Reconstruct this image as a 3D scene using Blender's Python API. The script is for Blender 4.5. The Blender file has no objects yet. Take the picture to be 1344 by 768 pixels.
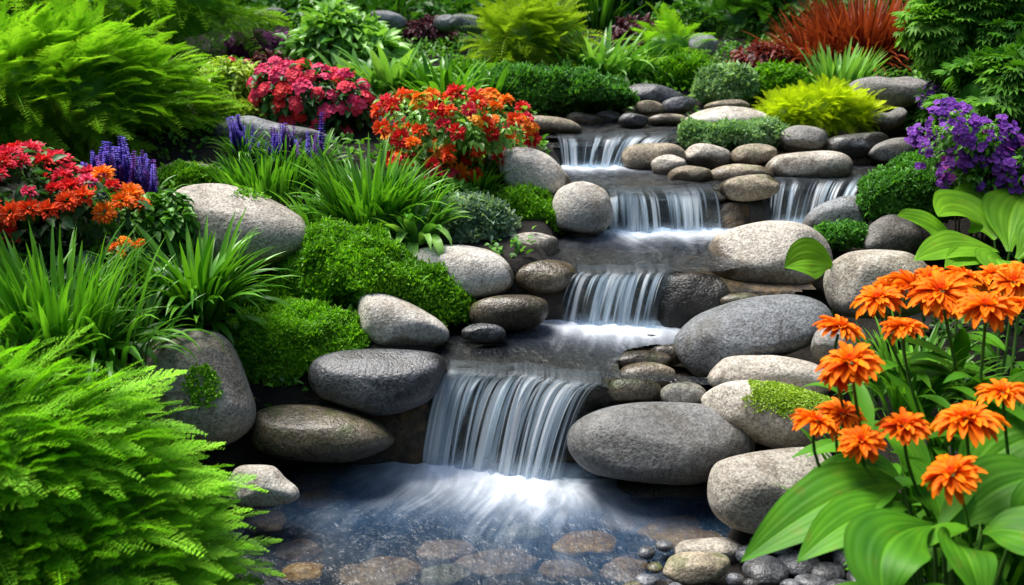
import bpy, math, random
import numpy as np
R = math.radians
# ------------------------------------------------------------------ camera, light, exposure
sc = bpy.context.scene
col = sc.collection
CAM_H, PITCH, FPX = 1.5, R(20), 1300.0
cd = bpy.data.cameras.new('camera'); cam = bpy.data.objects.new('camera', cd); col.objects.link(cam)
cam.location = (0, 0, CAM_H); cam.rotation_euler = (R(90) - PITCH, 0, 0)
cd.sensor_width = 36; cd.lens = 36 * FPX / 1344; cd.clip_start = .02; cd.clip_end = 200
cd.dof.use_dof = True; cd.dof.focus_distance = 2.9; cd.dof.aperture_fstop = 3.8
sc.camera = cam
SUN_EL, SUN_AZ = R(64), R(-50)          # azimuth measured from +Y (ahead) towards +X
w = bpy.data.worlds.new('World'); sc.world = w; w.use_nodes = True
nt = w.node_tree; sky = nt.nodes.new('ShaderNodeTexSky'); sky.sky_type = 'NISHITA'; sky.sun_disc = False
sky.sun_elevation = SUN_EL; sky.sun_rotation = SUN_AZ; sky.air_density = 1.0; sky.dust_density = 3.0
bg = nt.nodes['Background']; bg.inputs[1].default_value = .13; nt.links.new(sky.outputs[0], bg.inputs[0])
ld = bpy.data.lights.new('sun', 'SUN'); sun = bpy.data.objects.new('sun', ld); col.objects.link(sun)
ld.energy = 3.9; ld.angle = R(32); ld.color = (1, .97, .92)
sun.rotation_euler = (R(90) - SUN_EL, 0, 0)
from mathutils import Vector
sd = Vector((math.sin(SUN_AZ) * math.cos(SUN_EL), math.cos(SUN_AZ) * math.cos(SUN_EL), math.sin(SUN_EL)))
sun.rotation_euler = sd.to_track_quat('Z', 'Y').to_euler()
sc.view_settings.view_transform = 'Standard'; sc.view_settings.look = 'None'
sc.view_settings.exposure = 0.9; sc.view_settings.gamma = 1
sc.cycles.max_bounces = 6; sc.cycles.diffuse_bounces = 3; sc.cycles.glossy_bounces = 3
sc.cycles.transparent_max_bounces = 24; sc.cycles.transmission_bounces = 4
sc.cycles.use_denoising = True; sc.cycles.sample_clamp_indirect = 4
sc.cycles.caustics_reflective = False; sc.cycles.caustics_refractive = False

# ------------------------------------------------------------------ pixel <-> place
SP, CP = math.sin(PITCH), math.cos(PITCH)
RT = np.array([1., 0, 0]); UP = np.array([0, SP, CP]); FW = np.array([0, CP, -SP]); CAM = np.array([0, 0, CAM_H])
def ray(px, py): return RT * ((px - 672) / FPX) - UP * ((py - 384) / FPX) + FW
def at(px, py, Y): d = ray(px, py); return CAM + d * (Y / d[1])
def onz(px, py, z): d = ray(px, py); return CAM + d * ((z - CAM_H) / d[2])
Z0, Z1, Z2, Z3, Z4 = 0.0, .29, .461, .6025, .71
def ip(v, pts):
    a = np.array(pts); return np.interp(v, a[:, 0], a[:, 1])
def sst(a, b, v):
    t = np.clip((v - a) / (b - a), 0, 1); return t * t * (3 - 2 * t)
XL = [(0, -.45), (1.9, -.6), (2.3, -.85), (2.6, -.75), (2.66, -.26), (3.0, -.22), (3.1, .1), (3.5, .16), (3.6, .2), (4.0, .18), (4.1, .04), (4.5, .3)]
XR = [(0, .3), (1.9, .38), (2.3, .6), (2.6, .6), (2.66, .25), (2.8, .31), (2.95, .5), (3.1, .72), (3.45, .8), (3.55, 1.2), (3.62, 1.3), (3.95, 1.75), (4.25, 1.65), (4.32, .8), (4.5, .7)]
def ground(x, y):
    x = np.asarray(x, float); y = np.asarray(y, float)
    b = ip(y, [(-6, .3), (0, .05), (2.3, .03), (2.62, .18), (2.75, .31), (3.0, .38), (3.1, .48), (3.5, .54), (3.65, .62), (4.0, .68), (4.1, .72), (4.6, .745), (5.2, .82), (7, 1.0), (9, 1.25), (14, 2.2), (40, 5)])
    xl, xr = ip(y, XL), ip(y, XR)
    dl, dr = np.maximum(xl - x, 0), np.maximum(x - xr, 0)
    far = 1 - sst(3.2, 5.5, y)
    b = b + (.13 * sst(.3, 1.5, dl) + .1 * np.maximum(dl - 1.2, 0) + .15 * sst(.3, 1.3, dr) + .1 * np.maximum(dr - 1, 0)) * (.12 + .88 * far)
    bed = ip(y, [(0, -.13), (2.62, -.13), (2.64, .2), (3.05, .2), (3.07, .38), (3.56, .38), (3.58, .53), (4.02, .53), (4.04, .64), (4.4, .66), (4.7, .73), (5.2, .82)])
    bed = np.where((x > .9) & (y > 3.5) & (y < 3.72), .38, bed)
    br = ip(y, [(-6, .3), (0, .05), (2.0, .0), (2.3, .02), (2.62, .1), (2.8, .16), (3.3, .27), (3.5, .36), (3.7, .5), (4.0, .56), (4.3, .62), (4.7, .72), (5.2, .82), (7, 1.0), (9, 1.25), (14, 2.2), (40, 5)])
    br = br + (.3 * sst(.45, 1.5, dr) + .1 * np.maximum(dr - 1.2, 0)) * (.12 + .88 * far) + .09 * np.exp(-(dr / .05) ** 2) * sst(3.02, 3.1, y) * (1 - sst(3.5, 3.6, y))
    b = b + (br - b) * sst(0, .02, x - (xl + xr) / 2)
    m = np.minimum(sst(-.03, .07, x - xl), sst(-.03, .07, xr - x)) * (1 - sst(4.4, 4.6, y))
    return b * (1 - m) + bed * m
def hit(px, py):
    d = ray(px, py); d = d / d[1]
    for i in range(260):
        Y = 1.0 * (1.0125 ** i); p = CAM + d * Y
        if p[2] <= float(ground(p[0], Y)): return p
    return CAM + d * 20

# ------------------------------------------------------------------ noise, meshes
def _h(i, j, k, s):
    n = (i * 374761393 + j * 668265263 + k * 2147483647 + s * 144665) & 0xffffffff
    n = (n ^ (n >> 13)) * 1274126177 & 0xffffffff
    return ((n ^ (n >> 16)) & 0xffff) / 65535.
def noise(p, s=0):
    p = np.asarray(p, float); f = np.floor(p).astype(np.int64); t = p - f; t = t * t * (3 - 2 * t); o = 0
    for a in (0, 1):
        for b in (0, 1):
            for c in (0, 1):
                wgt = (t[:, 0] if a else 1 - t[:, 0]) * (t[:, 1] if b else 1 - t[:, 1]) * (t[:, 2] if c else 1 - t[:, 2])
                o = o + wgt * _h(f[:, 0] + a, f[:, 1] + b, f[:, 2] + c, s)
    return o * 2 - 1
def norm(v): return v / np.maximum(np.linalg.norm(v, axis=-1, keepdims=True), 1e-9)
def mesh(name, V, F, mat, parent=None, attrs=None, smooth=True, origin=None):
    V = np.asarray(V, np.float32); F = np.asarray(F, np.int32)
    me = bpy.data.meshes.new(name); k = F.shape[1]
    if origin is not None: V = V - np.asarray(origin, np.float32)
    me.vertices.add(len(V)); me.vertices.foreach_set('co', V.ravel())
    me.loops.add(F.size); me.loops.foreach_set('vertex_index', F.ravel())
    me.polygons.add(len(F)); me.polygons.foreach_set('loop_start', np.arange(0, F.size, k, dtype=np.int32))
    me.polygons.foreach_set('loop_total', np.full(len(F), k, np.int32))
    if smooth: me.polygons.foreach_set('use_smooth', np.ones(len(F), bool))
    for n, a in (attrs or {}).items():
        at_ = me.attributes.new(n, 'FLOAT', 'POINT'); at_.data.foreach_set('value', np.asarray(a, np.float32))
    me.update(calc_edges=True); me.materials.append(mat)
    o = bpy.data.objects.new(name, me); col.objects.link(o)
    if origin is not None: o.location = tuple(float(c) for c in origin)
    if parent is not None:
        o.parent = parent
        if origin is not None: o.location = tuple(float(c) for c in (np.asarray(origin) - np.array(parent.location)))
        else: o.location = tuple(-c for c in parent.location)
    return o
def tag(o, label, cat=None, group=None, kind=None):
    o['label'] = label
    if cat: o['category'] = cat
    if group: o['group'] = group
    if kind: o['kind'] = kind
    return o
def empty(name, loc, label, cat, group=None):
    o = bpy.data.objects.new(name, None); col.objects.link(o); o.location = tuple(float(c) for c in loc); o.empty_display_size = .05
    return tag(o, label, cat, group)
class Acc:
    """collects triangle soups with a tint attribute"""
    def __init__(s): s.V, s.F, s.T, s.n = [], [], [], 0
    def add(s, V, F, t):
        V = np.asarray(V).reshape(-1, 3); s.V.append(V); s.F.append(np.asarray(F) + s.n)
        s.T.append(np.broadcast_to(np.asarray(t, float), (len(V),)) if np.ndim(t) < 1 or len(t) == len(V) else np.repeat(t, len(V) // len(t))); s.n += len(V)
    def build(s, name, mat, parent=None, origin=None, smooth=True):
        return mesh(name, np.concatenate(s.V), np.concatenate(s.F), mat, parent, {'tint': np.concatenate(s.T)}, smooth, origin)
# leaf templates: x = width, y = length, z = normal
T_DIA = (np.array([[0, 0, 0], [.5, .45, .06], [0, 1, -.05], [-.5, .45, .06]]), np.array([[0, 1, 2], [0, 2, 3]]))
def leaf_tmpl(rows, fold=.12, droop=.15, cup=0):
    """rows: [(t, halfwidth)]"""
    V = []; F = []
    for t, hw in rows:
        z = -droop * t * t
        V += [[-hw, t, z + fold * hw * 2], [0, t, z], [hw, t, z + fold * hw * 2]]
    for i in range(len(rows) - 1):
        a = i * 3
        for k in (0, 1): F += [[a + k, a + k + 1, a + k + 4], [a + k, a + k + 4, a + k + 3]]
    return np.array(V, float), np.array(F)
T_LEAF = leaf_tmpl([(0, .02), (.2, .34), (.5, .48), (.8, .26), (1, .0)], .2, .25)
T_ROUND = leaf_tmpl([(0, .06), (.2, .4), (.5, .55), (.8, .42), (1, .08)], .15, .2)
T_PETAL = leaf_tmpl([(0, .1), (.4, .4), (.8, .5), (1, .2)], .15, .2)
def lobed():
    V = [[0, 0, 0]]; F = []
    n = 11
    for i in range(n):
        a = -1.25 + 2.5 * i / (n - 1) ; r = (1. if i % 2 == 0 else .52) * (1 - .25 * abs(a) / 1.25)
        V.append([math.sin(a) * r, .1 + math.cos(a) * r * .95, -.18 * r * r + (.05 if i % 2 else -.04)])
    for i in range(n - 1): F.append([0, i + 2, i + 1])
    return np.array(V, float), np.array(F)
T_LOBE = lobed()
def scatter(acc, tm, P, Yd, Zd, L, W, tint):
    """P,Yd,Zd: n x 3 ; L,W: length and width"""
    tv, tf = tm[:2]; n = len(P); Yd = norm(Yd); Xd = norm(np.cross(Yd, Zd)); Zn = np.cross(Xd, Yd)
    L = np.broadcast_to(L, (n,))[:, None, None]; W = np.broadcast_to(W, (n,))[:, None, None]
    V = P[:, None] + Xd[:, None] * tv[None, :, 0:1] * W + Yd[:, None] * tv[None, :, 1:2] * L + Zn[:, None] * tv[None, :, 2:3] * L
    F = tf[None] + (np.arange(n) * len(tv))[:, None, None]
    tt = np.repeat(np.broadcast_to(tint, (n,)), len(tv))
    if len(tm) > 2: tt = tt + np.tile(tm[2], n)
    acc.add(V.reshape(-1, 3), F.reshape(-1, 3), tt)
def tube(acc, pts, r0, r1, tint=.5, seg=6):
    pts = np.asarray(pts, float); n = len(pts); tg = norm(np.gradient(pts, axis=0)); ref = np.array([.3, .9, .2]) if abs(tg[0][2]) > .6 else np.array([0, 0, 1.])
    a = norm(np.cross(tg, ref)); b = np.cross(tg, a); rr = np.linspace(r0, r1, n)[:, None, None]
    th = np.linspace(0, 2 * math.pi, seg, endpoint=False)
    V = pts[:, None] + rr * (a[:, None] * np.cos(th)[None, :, None] + b[:, None] * np.sin(th)[None, :, None])
    F = []
    for i in range(n - 1):
        for k in range(seg):
            p, q = i * seg + k, i * seg + (k + 1) % seg
            F += [[p, q, q + seg], [p, q + seg, p + seg]]
    acc.add(V.reshape(-1, 3), np.array(F), tint)
def bez(p0, p1, p2, n):
    t = np.linspace(0, 1, n)[:, None]; return (1 - t) ** 2 * p0 + 2 * t * (1 - t) * p1 + t * t * p2

# ------------------------------------------------------------------ materials
class NT:
    def __init__(s, name):
        s.m = bpy.data.materials.new(name); s.m.use_nodes = True; s.t = s.m.node_tree; s.b = s.t.nodes['Principled BSDF']; s.out = s.t.nodes['Material Output']
    def n(s, ty, **k):
        o = s.t.nodes.new(ty)
        for a, v in k.items(): setattr(o, a, v)
        return o
    def l(s, a, b): s.t.links.new(a, b)
    def math(s, op, a, b=None, clamp=False):
        o = s.n('ShaderNodeMath', operation=op, use_clamp=clamp)
        for i, v in enumerate((a, b)):
            if v is None: continue
            if isinstance(v, (int, float)): o.inputs[i].default_value = v
            else: s.l(v, o.inputs[i])
        return o.outputs[0]
    def noise(s, scale, detail=4, rough=.5, vec=None):
        o = s.n('ShaderNodeTexNoise'); o.inputs['Scale'].default_value = scale; o.inputs['Detail'].default_value = detail; o.inputs['Roughness'].default_value = rough
        s.l(vec or s.co(), o.inputs['Vector']); return o.outputs['Fac']
    def co(s):
        if not hasattr(s, '_c'): s._c = s.n('ShaderNodeNewGeometry').outputs['Position']
        return s._c
    def ramp(s, fac, stops):
        o = s.n('ShaderNodeValToRGB'); r = o.color_ramp
        while len(r.elements) < len(stops): r.elements.new(.5)
        for e, (p, c) in zip(r.elements, stops): e.position = p; e.color = (*c, 1) if len(c) == 3 else c
        s.l(fac, o.inputs[0]); return o.outputs[0]
    def mix(s, f, a, b, mode='MIX'):
        o = s.n('ShaderNodeMix', data_type='RGBA', blend_type=mode)
        if isinstance(f, (int, float)): o.inputs[0].default_value = f
        else: s.l(f, o.inputs[0])
        for i, v in ((6, a), (7, b)):
            if isinstance(v, tuple): o.inputs[i].default_value = (*v, 1)
            else: s.l(v, o.inputs[i])
        return o.outputs[2]
    def bump(s, h, strength, dist, prev=None):
        o = s.n('ShaderNodeBump'); o.inputs['Strength'].default_value = strength; o.inputs['Distance'].default_value = dist; s.l(h, o.inputs['Height'])
        if prev is not None: s.l(prev, o.inputs['Normal'])
        return o.outputs[0]
    def attr(s, name): return s.n('ShaderNodeAttribute', attribute_name=name).outputs['Fac']
def stone_mat(name, c0, c1, speck=.5, rough=.75, scale=1., moss=0, pit=1., streak=None, wet=False):
    m = NT(name); sv = m.n('ShaderNodeObjectInfo').outputs['Random']
    big = m.noise(9 * scale, 5, .6); fine = m.noise(150 * scale, 4, .75); mid = m.noise(48 * scale, 5, .7)
    c = m.ramp(m.math('ADD', m.math('MULTIPLY', big, .5), m.math('MULTIPLY', mid, .5)), [(.36, c0), (.64, c1)])
    c = m.mix(1., c, m.ramp(fine, [(.36, (1 - speck,) * 3), (.5, (1, 1, 1)), (.7, (1 + speck * .45,) * 3)]), 'MULTIPLY')
    c = m.mix(1., c, m.ramp(m.noise(75 * scale, 3, .6), [(.4, (1 - speck * .5,) * 3), (.52, (1, 1, 1)), (.62, (1.06,) * 3)]), 'MULTIPLY')
    c = m.mix(1., c, m.ramp(m.noise(6 * scale, 6, .65), [(.36, (.66, .62, .56)), (.5, (1, 1, 1)), (.62, (1.1, 1.09, 1.07))]), 'MULTIPLY')
    tv = m.n('ShaderNodeCombineColor'); o_ = m.math('ADD', m.math('MULTIPLY', sv, .3), .82); m.l(o_, tv.inputs[0]); m.l(o_, tv.inputs[1]); m.l(m.math('MULTIPLY', o_, .985), tv.inputs[2]); c = m.mix(1., c, tv.outputs[0], 'MULTIPLY')
    c = m.mix(m.ramp(m.noise(22 * scale, 5, .7), [(.60, (0,) * 3), (.68, (.4,) * 3)]), c, tuple(min(.6, v * 1.25 + .02) for v in c1))
    vo = m.n('ShaderNodeTexVoronoi'); vo.inputs['Scale'].default_value = 110 * scale; m.l(m.co(), vo.inputs['Vector'])
    c = m.mix(m.ramp(vo.outputs['Distance'], [(.1, (.55,) * 3), (.24, (0,) * 3)]), c, tuple(v * .22 for v in c0))
    if streak:
        mp = m.n('ShaderNodeMapping'); mp.inputs['Scale'].default_value = (1, 1, 5); mp.inputs['Rotation'].default_value = (.5, .4, 0); m.l(m.co(), mp.inputs[0])
        c = m.mix(m.ramp(m.noise(16, 6, .6, mp.outputs[0]), [(.52, (0,) * 3), (.68, (.7,) * 3)]), c, streak)
    if moss:
        g = m.n('ShaderNodeSeparateXYZ'); m.l(m.n('ShaderNodeNewGeometry').outputs['Normal'], g.inputs[0])
        f = m.math('MULTIPLY', m.ramp(m.noise(14, 6, .65), [(.5, (0,) * 3), (.62, (1,) * 3)]), m.ramp(g.outputs[2], [(.2, (0,) * 3), (.7, (1,) * 3)]))
        c = m.mix(m.math('MULTIPLY', f, moss), c, (.06, .09, .015))
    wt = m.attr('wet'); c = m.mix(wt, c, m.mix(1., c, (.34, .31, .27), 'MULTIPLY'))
    m.l(c, m.b.inputs['Base Color'])
    if wet: m.l(m.ramp(mid, [(.35, (.26,) * 3), (.65, (max(rough, .45),) * 3)]), m.b.inputs['Roughness'])
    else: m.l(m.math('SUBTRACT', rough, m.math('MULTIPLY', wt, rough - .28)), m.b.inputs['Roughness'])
    pits = m.noise(120 * scale, 2, .5); b = m.bump(mid, .3 * pit, .008, m.bump(big, .5, .02)); b = m.bump(pits, .6 * pit, .004, b); b = m.bump(fine, .4 * pit, .002, b)
    m.l(b, m.b.inputs['Normal']); return m.m
M = {}
M['granite'] = stone_mat('pale_granite', (.30, .27, .225), (.50, .46, .40), .5)
M['white'] = stone_mat('white_granite', (.44, .41, .36), (.70, .66, .59), .4)
M['grey'] = stone_mat('grey_stone', (.15, .145, .135), (.29, .28, .26), .5)
M['tan'] = stone_mat('tan_stone', (.20, .165, .115), (.40, .34, .25), .55, moss=.5)
M['brown'] = stone_mat('brown_wet_stone', (.055, .045, .03), (.15, .125, .085), .6, .4, moss=.6, wet=True)
M['slate'] = stone_mat('dark_slate', (.032, .034, .037), (.11, .115, .125), .55, .5, pit=1.3, wet=True)
M['darkgrey'] = stone_mat('dark_grey_stone', (.085, .085, .083), (.19, .19, .185), .5, .7)
M['blue'] = stone_mat('blue_grey_stone', (.11, .12, .13), (.25, .265, .28), .55, .65)
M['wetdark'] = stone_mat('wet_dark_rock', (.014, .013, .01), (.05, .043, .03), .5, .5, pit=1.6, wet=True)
M['amber'] = stone_mat('amber_stone', (.6, .25, .03), (.9, .5, .09), .4, .5)
M['rose'] = stone_mat('rose_stone', (.26, .15, .085), (.5, .31, .18), .4, .5)
M['pebble_dark'] = stone_mat('pebble_dark', (.035, .04, .05), (.16, .17, .19), .5, .3, wet=True)
def leaf_mat(name, ca, cb, rough=.45, trans=.3, spec=.35, blotch=None):
    m = NT(name); t = m.attr('tint')
    c = m.ramp(m.math('ADD', t, m.math('MULTIPLY', m.math('SUBTRACT', m.noise(7, 3), .5), .7)), [(.05, ca), (.95, cb)])
    if blotch: c = m.mix(m.math('MULTIPLY', m.ramp(m.noise(26, 6, .7), [(.56, (0,) * 3), (.72, (1,) * 3)]), blotch), c, (.22, .2, .03)); c = m.mix(1., c, m.ramp(m.noise(9, 3, .5), [(.35, (.8, .84, .8)), (.65, (1.12, 1.06, 1))]), 'MULTIPLY')
    m.l(c, m.b.inputs['Base Color']); m.b.inputs['Roughness'].default_value = rough; m.b.inputs['Specular IOR Level'].default_value = spec
    tr = m.n('ShaderNodeBsdfTranslucent'); m.l(m.mix(1., c, (1.25, 1.3, .5), 'MULTIPLY') if cb[1] > cb[0] else c, tr.inputs[0])
    mx = m.n('ShaderNodeMixShader'); mx.inputs[0].default_value = trans
    m.l(m.b.outputs[0], mx.inputs[1]); m.l(tr.outputs[0], mx.inputs[2]); m.l(mx.outputs[0], m.out.inputs[0]); return m.m
def L(name, ca, cb, **k): M[name] = leaf_mat('leaf_' + name, ca, cb, **k)
L('fern', (.08, .29, .012), (.40, .78, .05))
L('feather', (.09, .29, .015), (.40, .70, .055))
L('lime', (.14, .28, .015), (.42, .58, .05))
L('gold', (.26, .4, .008), (.68, .8, .03))
L('moss', (.05, .2, .006), (.25, .56, .02))
L('mossdk', (.03, .13, .015), (.13, .38, .05))
L('sage', (.12, .24, .13), (.36, .5, .36))
L('maple', (.035, .15, .012), (.17, .4, .035), rough=.6, spec=.2)
L('frost', (.1, .26, .07), (.42, .62, .32))
L('blade', (.03, .14, .01), (.17, .44, .035), rough=.32)
L('bladelight', (.09, .27, .04), (.32, .6, .13), rough=.32)
L('leafy', (.03, .13, .012), (.16, .4, .045))
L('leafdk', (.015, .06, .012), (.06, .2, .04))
L('hosta', (.06, .2, .008), (.19, .44, .02), rough=.5, spec=.2, blotch=.45)
L('broad', (.03, .15, .008), (.12, .37, .015), rough=.5, spec=.2, blotch=.5)
L('redleaf', (.06, .008, .006), (.25, .03, .015))
L('redgrass', (.16, .02, .006), (.52, .10, .02))
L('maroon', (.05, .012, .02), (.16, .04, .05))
L('wood', (.012, .04, .008), (.04, .12, .02))
PT = dict(trans=.25, rough=.55, spec=.2)
L('p_red', (.55, .006, .015), (.9, .06, .045), **PT)
L('p_pink', (.7, .012, .1), (.95, .13, .26), **PT)
L('p_crimson', (.65, .01, .05), (.92, .09, .13), **PT)
L('p_orange', (.85, .12, .004), (1., .34, .02), **PT)
L('p_redorange', (.75, .04, .01), (.95, .17, .03), **PT)
L('p_yellow', (.85, .25, .01), (.95, .5, .04), **PT)
L('p_blue', (.07, .04, .38), (.22, .15, .75), **PT)
L('p_violet', (.10, .02, .26), (.34, .09, .56), **PT)
L('p_magenta', (.32, .03, .32), (.6, .12, .55), **PT)
L('p_plum', (.18, .03, .2), (.45, .12, .42), **PT)
L('zinnia', (.7, .06, .001), (.96, .27, .004), rough=.6, trans=.2, spec=.12)
L('stem', (.04, .11, .015), (.09, .22, .03), trans=.05)
L('bark', (.03, .02, .012), (.08, .055, .035), trans=0)
m = NT('soil'); c = m.ramp(m.noise(30, 6, .7), [(.3, (.004, .003, .002)), (.7, (.018, .013, .008))]); m.l(c, m.b.inputs['Base Color'])
m.b.inputs['Roughness'].default_value = .95; m.l(m.bump(m.noise(60, 6, .7), 1, .02), m.b.inputs['Normal']); M['soil'] = m.m
m = NT('stream_bed'); c = m.ramp(m.noise(16, 6, .7), [(.35, (.012, .009, .005)), (.52, (.05, .034, .015)), (.7, (.16, .09, .03))]); m.l(c, m.b.inputs['Base Color'])
m.b.inputs['Roughness'].default_value = .6; m.l(m.bump(m.noise(25, 6, .6), 1, .02), m.b.inputs['Normal']); M['bed'] = m.m
# pool water: thin clear surface (fresnel reflection over transparency) + foam + aerated water, its blue painted in for sky reflection
def water_mat():
    m = NT('pool_water'); f = m.attr('foam'); a = m.attr('air')
    mp = m.n('ShaderNodeMapping'); mp.inputs['Scale'].default_value = (1, .45, 1); m.l(m.co(), mp.inputs[0])
    h1 = m.noise(34, 4, .6, mp.outputs[0]); h2 = m.noise(95, 3, .6, mp.outputs[0])
    nb = m.bump(h2, .12, .002, m.bump(h1, .9, .02))
    gl = m.n('ShaderNodeBsdfGlossy'); gl.inputs['Roughness'].default_value = .26; m.l(nb, gl.inputs['Normal'])
    tr = m.n('ShaderNodeBsdfTransparent'); tr.inputs[0].default_value = (.6, .64, .62, 1)
    df = m.n('ShaderNodeBsdfDiffuse'); df.inputs[0].default_value = (.028, .085, .175, 1); m.l(nb, df.inputs['Normal'])
    fo = m.n('ShaderNodeBsdfDiffuse'); fo.inputs[0].default_value = (.85, .9, .95, 1)
    fr = m.n('ShaderNodeFresnel'); fr.inputs[0].default_value = 1.38; m.l(nb, fr.inputs['Normal'])
    x0 = m.n('ShaderNodeMixShader'); m.l(a, x0.inputs[0]); m.l(tr.outputs[0], x0.inputs[1]); m.l(df.outputs[0], x0.inputs[2])
    x1 = m.n('ShaderNodeMixShader'); m.l(m.math('MULTIPLY', fr.outputs[0], 1.0, True), x1.inputs[0]); m.l(x0.outputs[0], x1.inputs[1]); m.l(gl.outputs[0], x1.inputs[2])
    x2 = m.n('ShaderNodeMixShader'); m.l(f, x2.inputs[0]); m.l(x1.outputs[0], x2.inputs[1]); m.l(fo.outputs[0], x2.inputs[2])
    m.l(x2.outputs[0], m.out.inputs[0]); return m.m
M['water'] = water_mat()
def fall_mat():
    m = NT('falling_water'); f = m.attr('dens')
    m.b.inputs['Base Color'].default_value = (.93, .97, 1, 1); m.b.inputs['Roughness'].default_value = .25
    tl = m.n('ShaderNodeBsdfTranslucent'); tl.inputs[0].default_value = (.9, .96, 1, 1)
    a = m.n('ShaderNodeMixShader'); a.inputs[0].default_value = .5; m.l(m.b.outputs[0], a.inputs[1]); m.l(tl.outputs[0], a.inputs[2])
    tr = m.n('ShaderNodeBsdfTransparent'); tr.inputs[0].default_value = (.8, .86, .9, 1)
    x = m.n('ShaderNodeMixShader'); m.l(f, x.inputs[0]); m.l(tr.outputs[0], x.inputs[1]); m.l(a.outputs[0], x.inputs[2])
    m.l(x.outputs[0], m.out.inputs[0]); return m.m
M['fall'] = fall_mat()

# ------------------------------------------------------------------ bodies from outlines
import bmesh
_ico = {}
def ico(k):
    if k not in _ico:
        bm = bmesh.new(); bmesh.ops.create_icosphere(bm, subdivisions=k, radius=1)
        _ico[k] = (np.array([v.co[:] for v in bm.verts]), np.array([[v.index for v in f.verts] for f in bm.faces])); bm.free()
    return _ico[k]
def ell(cx, cy, w, h, tilt=0, egg=0, n=14, sq=2.3, seed=None):
    r = random.Random(seed if seed is not None else int(cx * 7 + cy * 13)); o = []
    t0 = R(tilt)
    for i in range(n):
        a = 2 * math.pi * i / n; c, s = math.cos(a), math.sin(a)
        k = (abs(c) ** sq + abs(s) ** sq) ** (-1 / sq) * (1 + r.uniform(-.035, .035))
        x, y = w / 2 * k * c, h / 2 * k * s * (1 + egg * c)
        o.append((cx + x * math.cos(t0) + y * math.sin(t0), cy + x * math.sin(t0) * -1 + y * math.cos(t0)))
    return o
class Body:
    """a solid with this outline as seen from the path, its own distance, size and thickness"""
    def __init__(s, outline, Y=None, dr=.75, p=2.3, sub=4, amp=.007, freq=1.1, seed=0, lift=0, sink=.6, facet=0):
        pts = np.array(outline, float); t_ = np.linspace(0, 1, 8, endpoint=False)[:, None]; P0, P1, P2, P3 = np.roll(pts, 1, 0), pts, np.roll(pts, -1, 0), np.roll(pts, -2, 0)
        pts = np.concatenate([.5 * (2 * P1 + (P2 - P0) * t + (2 * P0 - 5 * P1 + 4 * P2 - P3) * t * t + (3 * P1 - P0 - 3 * P2 + P3) * t ** 3) for t in t_.ravel()])
        cx, cy = (pts.min(0) + pts.max(0)) / 2
        wpx, hpx = pts.max(0) - pts.min(0)
        if Y is None:
            b = hit(cx, pts[:, 1].max() - .04 * hpx); d = float((b - CAM) @ FW)
            D = dr * .5 * (wpx * .6 + hpx * .4) / FPX * d; Y = b[1] + sink * D
        c = at(cx, cy, Y); d = float((c - CAM) @ FW); s.c = c; s.Y = Y; s.d = d
        q = (pts - [cx, cy]) / FPX * d; q[:, 1] *= -1
        ang = np.arctan2(q[:, 1], q[:, 0]); r = np.hypot(q[:, 0], q[:, 1]); o = np.argsort(ang); ang, r = ang[o], r[o]
        A = np.concatenate([ang - 2 * math.pi, ang, ang + 2 * math.pi]); RR = np.tile(r, 3)
        th = np.linspace(-math.pi, math.pi, 721); rad = np.interp(th, A, RR)
        k = np.hanning(21); k /= k.sum(); rad = np.convolve(np.concatenate([rad[-61:-1], rad, rad[1:61]]), k, 'same')[60:-60]
        s.D = D = dr * .5 * (wpx * .6 + hpx * .4) / FPX * d; s.size = (wpx / FPX * d, hpx / FPX * d)
        dv, F = ico(sub); sx, sz, sy = dv[:, 0], dv[:, 2], dv[:, 1]
        h = np.hypot(sx, sz); pn = (h ** p + np.abs(sy) ** p) ** (1 / p); h2 = h / pn; y2 = sy / pn
        a = np.arctan2(sz, sx); rr = np.interp(a, th, rad)
        # blend towards a plain ellipse near the front pole so the face stays smooth
        L_ = np.stack([rr * np.cos(a) * h2, rr * np.sin(a) * h2, D * y2], 1)
        nn = norm(np.stack([L_[:, 0] / s.size[0] ** 2, L_[:, 1] / s.size[1] ** 2, L_[:, 2] / (2 * D) ** 2], 1))
        sc_ = max(s.size)
        q3 = L_ / sc_ * freq * 2 + seed * 7.31
        ns = noise(q3, seed) + .5 * noise(q3 * 2.1, seed + 1) + .25 * noise(q3 * 4.3, seed + 2)
        L_ = L_ + nn * (ns * amp * sc_)[:, None]
        rg = np.random.default_rng(seed * 31 + 7); sz = np.array([s.size[0] / 2, s.size[1] / 2, D])
        if facet:
            for _ in range(7):
                pn_ = norm(rg.normal(size=3) * [1, 1, 1.3]); q = (L_ / sz) @ pn_; lim = rg.uniform(.76, .9); ex = np.maximum(q - lim, 0); ex = ex * ex / (ex + .06)
                L_ = L_ - (ex * facet)[:, None] * pn_ * sz
        s.V0 = L_; s.V = c + L_[:, :1] * RT + L_[:, 1:2] * UP + L_[:, 2:] * FW; s.F = F
        import os
        if os.environ.get('DBG'): print('BODY %4d %4d top %.2f bot %.2f ground %.2f' % (cx, cy, s.V[:, 2].max(), s.V[:, 2].min(), float(ground(c[0], c[1]))))
        s.base = np.array([c[0], c[1], s.V[:, 2].min()])
        t = s.V[F]; cr = np.cross(t[:, 1] - t[:, 0], t[:, 2] - t[:, 0]); s.ar = np.linalg.norm(cr, axis=1); s.fn = norm(cr)
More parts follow.
